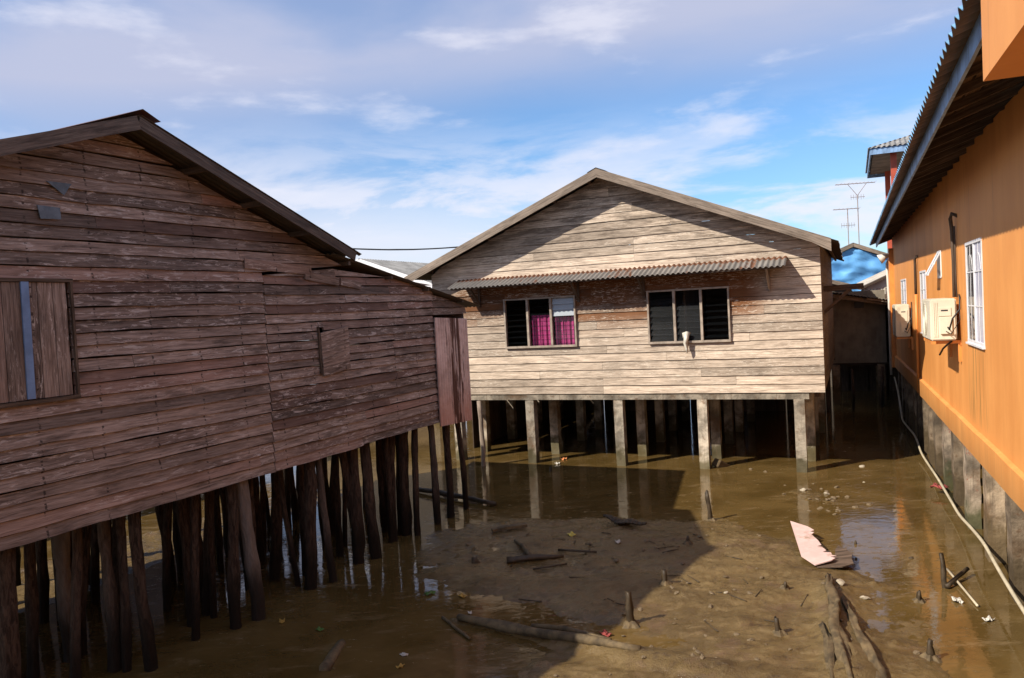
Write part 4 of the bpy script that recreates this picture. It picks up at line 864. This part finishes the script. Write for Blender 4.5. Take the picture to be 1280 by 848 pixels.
antenna('shorter television antenna to the left of the taller one on the distant roof', (15.69, 36.0, 5.4), 7.36, 1.15, 98, False)
# look-out roof on red posts
o = thing('lookout_tower', 'open lookout with red posts and grey corrugated roof edged in blue behind the orange house', 'tower', (13.1, 28.0, 0), 113.7)
z = 8.60; D = 6.2
b = MB()
def hip(P, eu, ev, lu, inset):
    """corrugated hip plane: full length at the eave, shrinking by inset at each end towards the ridge"""
    P = Vector(P); eu = Vector(eu); ev = Vector(ev); nn = eu.cross(ev).normalized(); nn = nn if nn.z > 0 else -nn; n = int(lu / .17 * 8)
    for i in range(n):
        q = []
        for ii, v in ((i, 0), (i + 1, 0), (i + 1, 1), (i, 1)):
            u = lu * ii / n; vmax = min(1, u / inset, (lu - u) / inset); q.append(P + eu * u + ev * (v * vmax) + nn * (.024 * math.cos(2 * math.pi * u / .17)))
        b.face(q, [(0, 0), (0, .02), (1, .02), (1, 0)])
hip((-.08, -.08, z), (1, 0, 0), (0, D / 2 + .08, 1.15), D + .16, D / 2 + .08); hip((-.08, D + .08, z), (0, -1, 0), (D / 2 + .08, 0, 1.15), D + .16, D / 2 + .08)
hip((D + .08, D + .08, z), (-1, 0, 0), (0, -D / 2 - .08, 1.15), D + .16, D / 2 + .08); hip((D + .08, -.08, z), (0, 1, 0), (-D / 2 - .08, 0, 1.15), D + .16, D / 2 + .08); b.build('roof', M['roof_grey'], o)
b = MB(); b.beam((0, 0, z - .12), (6.2, 0, z - .12), .04, .22); b.beam((0, D, z - .12), (6.2, D, z - .12), .04, .22); b.beam((.0, .02, z - .12), (.0, D, z - .12), .04, .22); b.build('fascia', M['blue_paint'], o)
b = MB(); b.box(.1, 6.1, .1, D - .1, z - .10, z - .06); b.build('ceiling', M['roof_under'], o)
for x, y in ((.75, .55), (.75, D - .5), (5.6, .55), (5.6, D - .5)):
    b = MB(); b.beam((x, y, -.4), (x, y, z - .1), .2, .2, up=(1, 0, 0)); b.build('post', M['red_paint'], o)
# overhead cable
b = MB(); A, B = Vector((-6.2, 16.4, 5.5)), Vector((.9, 15.9 + 2.6, 4.93)); pts = []
for k in range(31):
    t = k / 30; p = Vector((-7.2, 24.6, 6.05)).lerp(Vector((.2, 25.2, 5.75)), t); p.z -= .26 * 4 * t * (1 - t); pts.append(p)
b.tube(pts, .022, 6, wob=.3); tag(b.build('overhead_cable', M['black_cable'], smooth=True), 'black overhead cable sagging between the dark house roof and the pale house', 'cable')

# ------------------------------------------------------------------ debris on the mud
def stump(x, y, h, d, label, lean=(0, 0), mud=True):
    o = thing('rotted_stump', label, 'stump', (x, y, mud_h(x, y)), rz=random.random() * 6, group='rotted pile stumps standing in the mud')
    b = MB(); n = 6; b.tube([(lean[0] * k / n + random.uniform(-.006, .006), lean[1] * k / n + random.uniform(-.006, .006), -.15 + (h + .15) * k / n) for k in range(n + 1)], [d / 2 * (1.15 - .5 * (k / n) ** 2) * random.uniform(.85, 1.15) for k in range(n + 1)], 9, wob=.7, jag=h * .09, t=(random.random() * .3, .5, .5)); b.build('stake', M['pile_wet'], o, smooth=True)
    if mud:
        b = MB(); m = 14; rr = d * 1.5
        ring = lambda r, z: [(r * math.cos(2 * math.pi * q / m) * (1 + .25 * math.sin(q * 2.3)), r * math.sin(2 * math.pi * q / m) * (1 + .25 * math.cos(q * 1.7)), z + .01 * math.sin(q * 3.1)) for q in range(m)]
        R0, R1, R2 = ring(rr, -.035), ring(rr * .62, .018), ring(rr * .3, .05)
        for P_, Q_ in ((R0, R1), (R1, R2)):
            for q in range(m): b.face([P_[q], P_[(q + 1) % m], Q_[(q + 1) % m], Q_[q]])
        b.build('mud_collar', M['mudwood'], o, smooth=True)
M['pile_wet'] = plain('soaked rotten wood', (.05, .033, .016), .5, .6, 9., bump=.7)
M['mudwood'] = plain('mud coated wood', (.115, .080, .038), .55, .75, 9., dirt=(.05, .033, .018), dirt_amt=.7, bump=1.)
SL_ = [(3.02, 12.32, .46, .07, 'slim tall black stump in the water in front of the third concrete stilt'), (1.14, 8.42, .36, .085, 'thick leaning stump beside the mud pile in the foreground shadow edge'),
 (1.72, 9.44, .17, .075, 'short knobbly stump beside a small puddle in the sunlit mud'), (2.58, 7.9, .17, .06, 'short forked stump low in the sunlit mud, left of the log heap'), (3.06, 9.11, .09, .05, 'tiny stub in the sunlit mud left of the fork of the log heap'),
 (2.36, 11.04, .10, .06, 'small stub at the right edge of the shadow on the mud'), (4.66, 10.79, .10, .045, 'small stub in the bright water right of the pink board, upper of two'), (4.34, 10.14, .08, .045, 'small stub in the bright water right of the pink board, lower of two'),
 (4.93, 9.01, .42, .06, 'tall straight stake leaning by the crossed sticks near the columns'), (4.42, 8.66, .13, .07, 'stub in the orange reflection left of the crossed sticks'), (5.6, 11.33, .09, .07, 'small dark stub in the orange reflection by the red rag'), (5.07, 10.08, .06, .08, 'low dark stub in the middle of the orange reflection'),
 (3.79, 7.26, .18, .07, 'stub at the bottom of the picture in the orange reflection'), (-.67, 10.73, .07, .12, 'round dark stump at the foot of the crooked end pile'), (.66, 16.71, .16, .06, 'black stub in the shaded water left of the first full stilt'), (1.71, 15.43, .05, .09, 'low black lump in the shaded water between two stilts')]
for s_ in SL_:
    ln = (random.uniform(-.03, .03), random.uniform(-.03, .03))
    if s_[2] > .4: ln = (-.05, .02)
    stump(*s_, lean=ln, mud=s_[2] > .07)
def log(label, pts, rad, cat='log', name='log', mat='mudwood', seg=10, wob=.45, group=None):
    o = thing(name, label, cat, (pts[0][0], pts[0][1], 0), group=group); b = MB(); fine = []; rr = []
    for k in range(len(pts) - 1):
        for q in range(4):
            t = q / 4; a, c = Vector(pts[k]), Vector(pts[k + 1]); p = a.lerp(c, t); fine.append(p + Vector((random.uniform(-.01, .01), random.uniform(-.01, .01), 0)) * min(1, rad[0] * 20)); rr.append((rad[k] + (rad[k + 1] - rad[k]) * t) * random.uniform(.92, 1.08))
    fine.append(Vector(pts[-1])); rr.append(rad[-1]); b.tube([p - Vector((pts[0][0], pts[0][1], 0)) for p in fine], rr, seg, wob=wob); b.build('trunk' if cat == 'log' else 'stick', M[mat], o, smooth=True); return o
H = lambda x, y, dz=0.: (x, y, max(0, mud_h(x, y)) + dz)
log('long mud-coated log lying across the shaded foreground mud', [H(-.78, 8.80, .03), H(-.1, 8.32, .03), H(.64, 7.84, .02), H(1.1, 7.55, -.01)], [.045, .05, .05, .03])
log('thin curved log beside the long foreground log', [H(.05, 8.48, .02), H(.4, 8.22, .035), H(.85, 7.90, .01)], [.025, .035, .02])
log('dark forked branch lying on the shaded mud, longer limb', [H(-.24, 10.66, .03), H(.1, 10.70, .05), H(.56, 10.80, .03)], [.045, .045, .018], 'branch', 'branch', 'pile_wet', group='crossed branches on the shaded mud')
log('short limb crossing the dark branch on the shaded mud', [H(-.12, 11.6, .02), H(.0, 11.1, .06), H(.1, 10.72, .05)], [.015, .04, .035], 'branch', 'branch', 'mudwood', group='crossed branches on the shaded mud')
log('thin stick lying right of the crossed branches', [H(.5, 11.07, .015), H(1.03, 10.87, .015)], [.016, .012], 'stick', 'stick', 'pile_wet')
log('short thin stick lying just below the crossed branches', [H(.12, 10.35, .012), H(.58, 10.42, .012)], [.012, .01], 'stick', 'stick', 'pile_wet')
log('long dark pole lying in the water behind the end piles of the dark house', [(-2.1, 15.5, .06), (-1.3, 14.7, .08), (-.45, 13.95, .05)], [.045, .05, .04], 'pole', 'pole', 'pile_wet')
log('thin stick slanting out of the mud at the left end of the long log', [H(-.97, 8.88, .02), H(-.62, 8.25, .02)], [.018, .014], 'stick', 'stick', 'mudwood')
log('thin bamboo stick slanting in the shallow water near the columns', [H(5.2, 9.5, .05), H(4.92, 8.4, .02)], [.014, .012], 'stick', 'bamboo_stick', 'hose')
log('dark broken stick crossing the foot of the tall stake', [H(4.9, 8.98, .03), H(5.36, 9.33, .10)], [.028, .022], 'stick', 'stick', 'pile_wet')
log('mud-covered left log of the heap at the bottom right', [H(3.66, 9.30, .05), H(3.42, 8.7, .05), H(3.33, 8.3, .03), H(3.12, 7.8, .04), H(2.95, 7.2, .01), H(2.8, 6.6, -.03)], [.035, .045, .05, .055, .06, .06], wob=1.1, seg=16, group='logs heaped in the mud at bottom right')
log('mud-covered right log of the heap at the bottom right', [H(3.62, 8.9, .0), H(3.47, 8.3, .03), H(3.33, 7.8, .0), H(3.22, 7.3, .01), H(3.08, 6.6, -.03)], [.02, .035, .035, .045, .05], wob=1.1, seg=16, group='logs heaped in the mud at bottom right')
log('short mud-coated spar leaning on the left of the log heap', [H(3.06, 8.0, -.01), H(2.93, 7.5, .0), H(2.62, 6.6, -.03)], [.03, .04, .05], wob=1.1, seg=16, group='logs heaped in the mud at bottom right')
log('half-sunk log in the dark water at the bottom left', [(-2.02, 8.35, .0), (-2.05, 7.7, .01)], [.05, .06], mat='mudwood')
# driftwood board and bark
o = thing('driftwood', 'curled dark slab of bark stranded at the water edge in front of the stilts', 'driftwood', (1.62, 12.2, mud_h(1.62, 12.2) + .02), rz=-.72); b = MB()
for k in range(12):
    for j in range(4):
        q = []
        for kk, jj in ((k, j), (k + 1, j), (k + 1, j + 1), (k, j + 1)):
            s = kk / 12 - .5; wd = .11 * math.cos(s * 2.9); v = jj / 4 - .5; q.append((s * .8, v * wd * 2, .06 - .14 * v * v + .08 * s * s + .02 * math.sin(kk)))
        b.face(q)
c = b.build('bark', M['pile_wet'], o, smooth=True); md = c.modifiers.new('t', 'SOLIDIFY'); md.thickness = .025
o = thing('driftwood', 'flat brown driftwood plank near the crooked end piles', 'driftwood', (-.2, 12.2, mud_h(-.2, 12.2) + .03), rz=.2); b = MB(); b.beam((-.28, 0, 0), (.28, .02, .02), .12, .04, nseg=6, wob=.012); b.build('board', M['mudwood'], o)
# pink board
o = thing('broken_board', 'torn pink-faced plywood board lying tilted on the wet mud', 'board', (3.95, 10.5, mud_h(3.95, 10.5)))
PB = [(4.01, 11.56), (4.13, 11.20), (4.15, 11.0), (4.08, 10.97), (4.12, 10.92), (4.06, 10.86), (4.05, 10.60), (4.02, 10.42), (3.95, 10.39), (4.00, 10.34), (3.99, 10.18), (3.92, 10.12), (4.01, 10.08), (3.98, 9.97), (4.02, 9.93), (3.93, 9.90), (3.97, 9.84), (3.90, 9.78), (3.67, 9.74), (3.63, 10.1)]
tilt = lambda a, c, d: (a - 3.95, c - 10.5, .055 + d + (a - 3.6) * .10 + .01 * math.sin(a * 9 + c * 3))
b = MB(); b.prism(PB, tilt, .012, 0.); b.build('face_sheet', M['pink'], o)
b = MB(); b.prism([(3.69, 9.745), (3.98, 9.66), (4.15, 9.72), (4.2, 9.9), (4.3, 10.1), (4.26, 10.45), (4.16, 10.3), (4.0, 9.95)], lambda a, c, d: (a - 3.95, c - 10.5, .035 + d + (a - 3.6) * .06), 0., -.014); b.build('ply_back', M['wood_dark'], o)
# stones
def stone_mesh(seed):
    bm = bmesh.new(); bmesh.ops.create_icosphere(bm, subdivisions=2, radius=1)
    for v in bm.verts: v.co *= 1 + .38 * noise.noise(v.co * 1.3 + Vector((seed * 7.1, 0, 0))); v.co.z *= .62
    me = bpy.data.meshes.new('stone'); bm.to_mesh(me); bm.free(); return me
SMs = [stone_mesh(k) for k in range(5)]; SMp = []
for me in SMs:
    me.materials.append(M['stone']); q = me.copy(); q.materials.clear(); q.materials.append(M['stone_pale']); SMp.append(q)
def stone(x, y, r, label, pale=False, group=None, dz=0.):
    o = bpy.data.objects.new('stone', random.choice(SMp if pale else SMs)); COL.objects.link(o); o.location = (x, y, max(mud_h(x, y), -.01) + r * .2 + dz); o.scale = (r * random.uniform(.8, 1.3), r * random.uniform(.8, 1.2), r * random.uniform(.7, 1.1)); o.rotation_euler = (random.uniform(-.4, .4), random.uniform(-.4, .4), random.random() * 6); tag(o, label, 'stone', group); return o
for k in range(18): stone(random.gauss(5.22, .28), random.gauss(13.65, .45), random.uniform(.025, .065), 'muddy stone in the rubble patch in front of the right-hand stilt', group='rubble stones by the right-hand stilt')
stone(5.1, 13.95, .06, 'larger pale stone at the left of the rubble patch', True); stone(5.38, 13.6, .06, 'smaller pale stone in the middle of the rubble patch', True)
for k in range(9): stone(random.gauss(4.85, .3), random.gauss(12.6, .12), random.uniform(.02, .05), 'small stone on the mud strip above the pink board', group='stones above the pink board')
stone(4.75, 15.9, .05, 'grey stone lying under the front edge between the two right stilts'); stone(4.95, 15.6, .05, 'dark stone lying in front of the gap between the two right-hand stilts')
stone(3.7, 9.05, .05, 'pale flat stone beside the upper fork of the log heap', True); stone(3.85, 8.75, .05, 'second pale stone lower beside the log heap', True); stone(2.35, 9.05, .03, 'pale stone sitting in the sunlit mud near the puddle', True); stone(6.35, 14.31, .03, 'white shell on the water near the shaded alley', True); stone(6.9, 15.6, .05, 'pale stone at the shadow edge of the alley', True)
for k in range(14): stone(random.uniform(1.0, 3.0), random.uniform(7.2, 8.6), random.uniform(.012, .028), 'small dark pebble on the sunlit foreground mud', group='pebbles on the foreground mud')
o = thing('concrete_chunk', 'broken concrete block tilted at the foot of the third stilt', 'rubble', (4.27, 16.35, .03), rz=.5); me = bpy.data.meshes.new('block'); bm = bmesh.new(); bmesh.ops.create_cube(bm, size=1)
for v in bm.verts: v.co = (v.co.x * .34, v.co.y * .2, v.co.z * .16)
bmesh.ops.bevel(bm, geom=bm.edges[:], offset=.02, segments=1, affect='EDGES')
for v in bm.verts: v.co *= 1 + .15 * noise.noise(v.co * 9)
bm.to_mesh(me); bm.free(); me.materials.append(M['concrete_wall']); c = bpy.data.objects.new('block', me); COL.objects.link(c); c.parent = o; c.rotation_euler = (.2, .45, 0)
# litter: each a crumpled scrap
def scrap(x, y, s, mat, label, name='litter', cat='litter', z=None):
    b = MB(); n = 4; ph = random.random() * 9
    f_ = lambda i, j: ((i / n - .5) * s * 1.6, (j / n - .5) * s, s * (.28 * math.sin(i * 1.9 + ph) * math.cos(j * 1.5 + ph) + .22))
    for i in range(n):
        for j in range(n): b.face([f_(i, j), f_(i + 1, j), f_(i + 1, j + 1), f_(i, j + 1)])
    o = b.build(name, M[mat], smooth=True); o.location = (x, y, max(0, mud_h(x, y)) + .004 if z is None else z); o.rotation_euler = (0, 0, random.random() * 6); tag(o, label, cat); md = o.modifiers.new('t', 'SOLIDIFY'); md.thickness = .004
scrap(.75, 11.81, .10, 'litter_yellow', 'yellow plastic scrap on the shaded mud'); scrap(1.38, 11.21, .07, 'litter_white', 'small white scrap on the shaded mud right of the yellow one'); scrap(.83, 8.2, .08, 'litter_red', 'red and white wrapper in the puddle above the long log'); scrap(1.06, 18.0, .11, 'litter_orange', 'orange scrap on the water between the first two stilts')
scrap(.88, 17.5, .09, 'litter_white', 'white scrap on the water between the first two stilts'); scrap(4.81, 8.6, .09, 'litter_white', 'white plastic sheet by the crossed sticks'); scrap(4.83, 8.06, .07, 'litter_white', 'torn white plastic strip nearest the columns'); scrap(-.66, 9.0, .04, 'litter_white', 'tiny white fleck at the left end of the long log')
scrap(-1.29, 7.96, .05, 'litter_white', 'white fleck on the dark foreground mud'); scrap(-1.29, 7.7, .05, 'leaf_brown', 'yellow leaf on the dark foreground mud', 'leaf', 'leaf'); scrap(-2.35, 8.74, .06, 'leaf', 'bright green leaf floating in the dark water', 'leaf', 'leaf'); scrap(-2.87, 9.04, .06, 'leaf_brown', 'curled pale leaf floating left of the green leaf', 'leaf', 'leaf')
scrap(-1.2, 9.7, .08, 'leaf', 'green leaf floating near the sky reflection', 'leaf', 'leaf'); scrap(-.78, 9.55, .07, 'leaf_brown', 'brown leaf floating right of the sky reflection', 'leaf', 'leaf')
_p = _rw @ Vector((-3.6, -.14, .1)); scrap(_p.x, _p.y, .16, 'litter_red', 'dull red rag caught under the hose on the columns', 'rag', 'rag', .1)
log('thin pale wooden prop standing in front of the left end of the pale house', [(-.80, 17.75, -.3), (-.79, 17.7, .6), (-.83, 17.72, 1.5)], [.05, .055, .05], 'prop', 'prop', 'wood_barge_mid')

# twigs and clods scattered over the mud
random.seed(21)
for k in range(26):
    x = random.gauss(.8, 1.0); y = random.gauss(10.6, 1.0); a = random.random() * 3.14; l_ = random.uniform(.08, .3)
    if k % 3 == 0: x = random.uniform(1.6, 3.6); y = random.uniform(7.5, 10)
    log('thin dark twig lying flat on the mud', [H(x, y, .008), H(x + l_ * math.cos(a), y + l_ * math.sin(a), .012)], [.007, .005], 'twig', 'twig', 'pile_wet', 6, group='twigs scattered on the mud')
for k in range(60):
    x = random.gauss(2.0, 1.2); y = random.uniform(7.2, 11.8)
    if mud_h(x, y) > .0: stone(x, y, random.uniform(.012, .035), 'small muddy clod on the open mud flat', group='clods scattered on the mud flat')
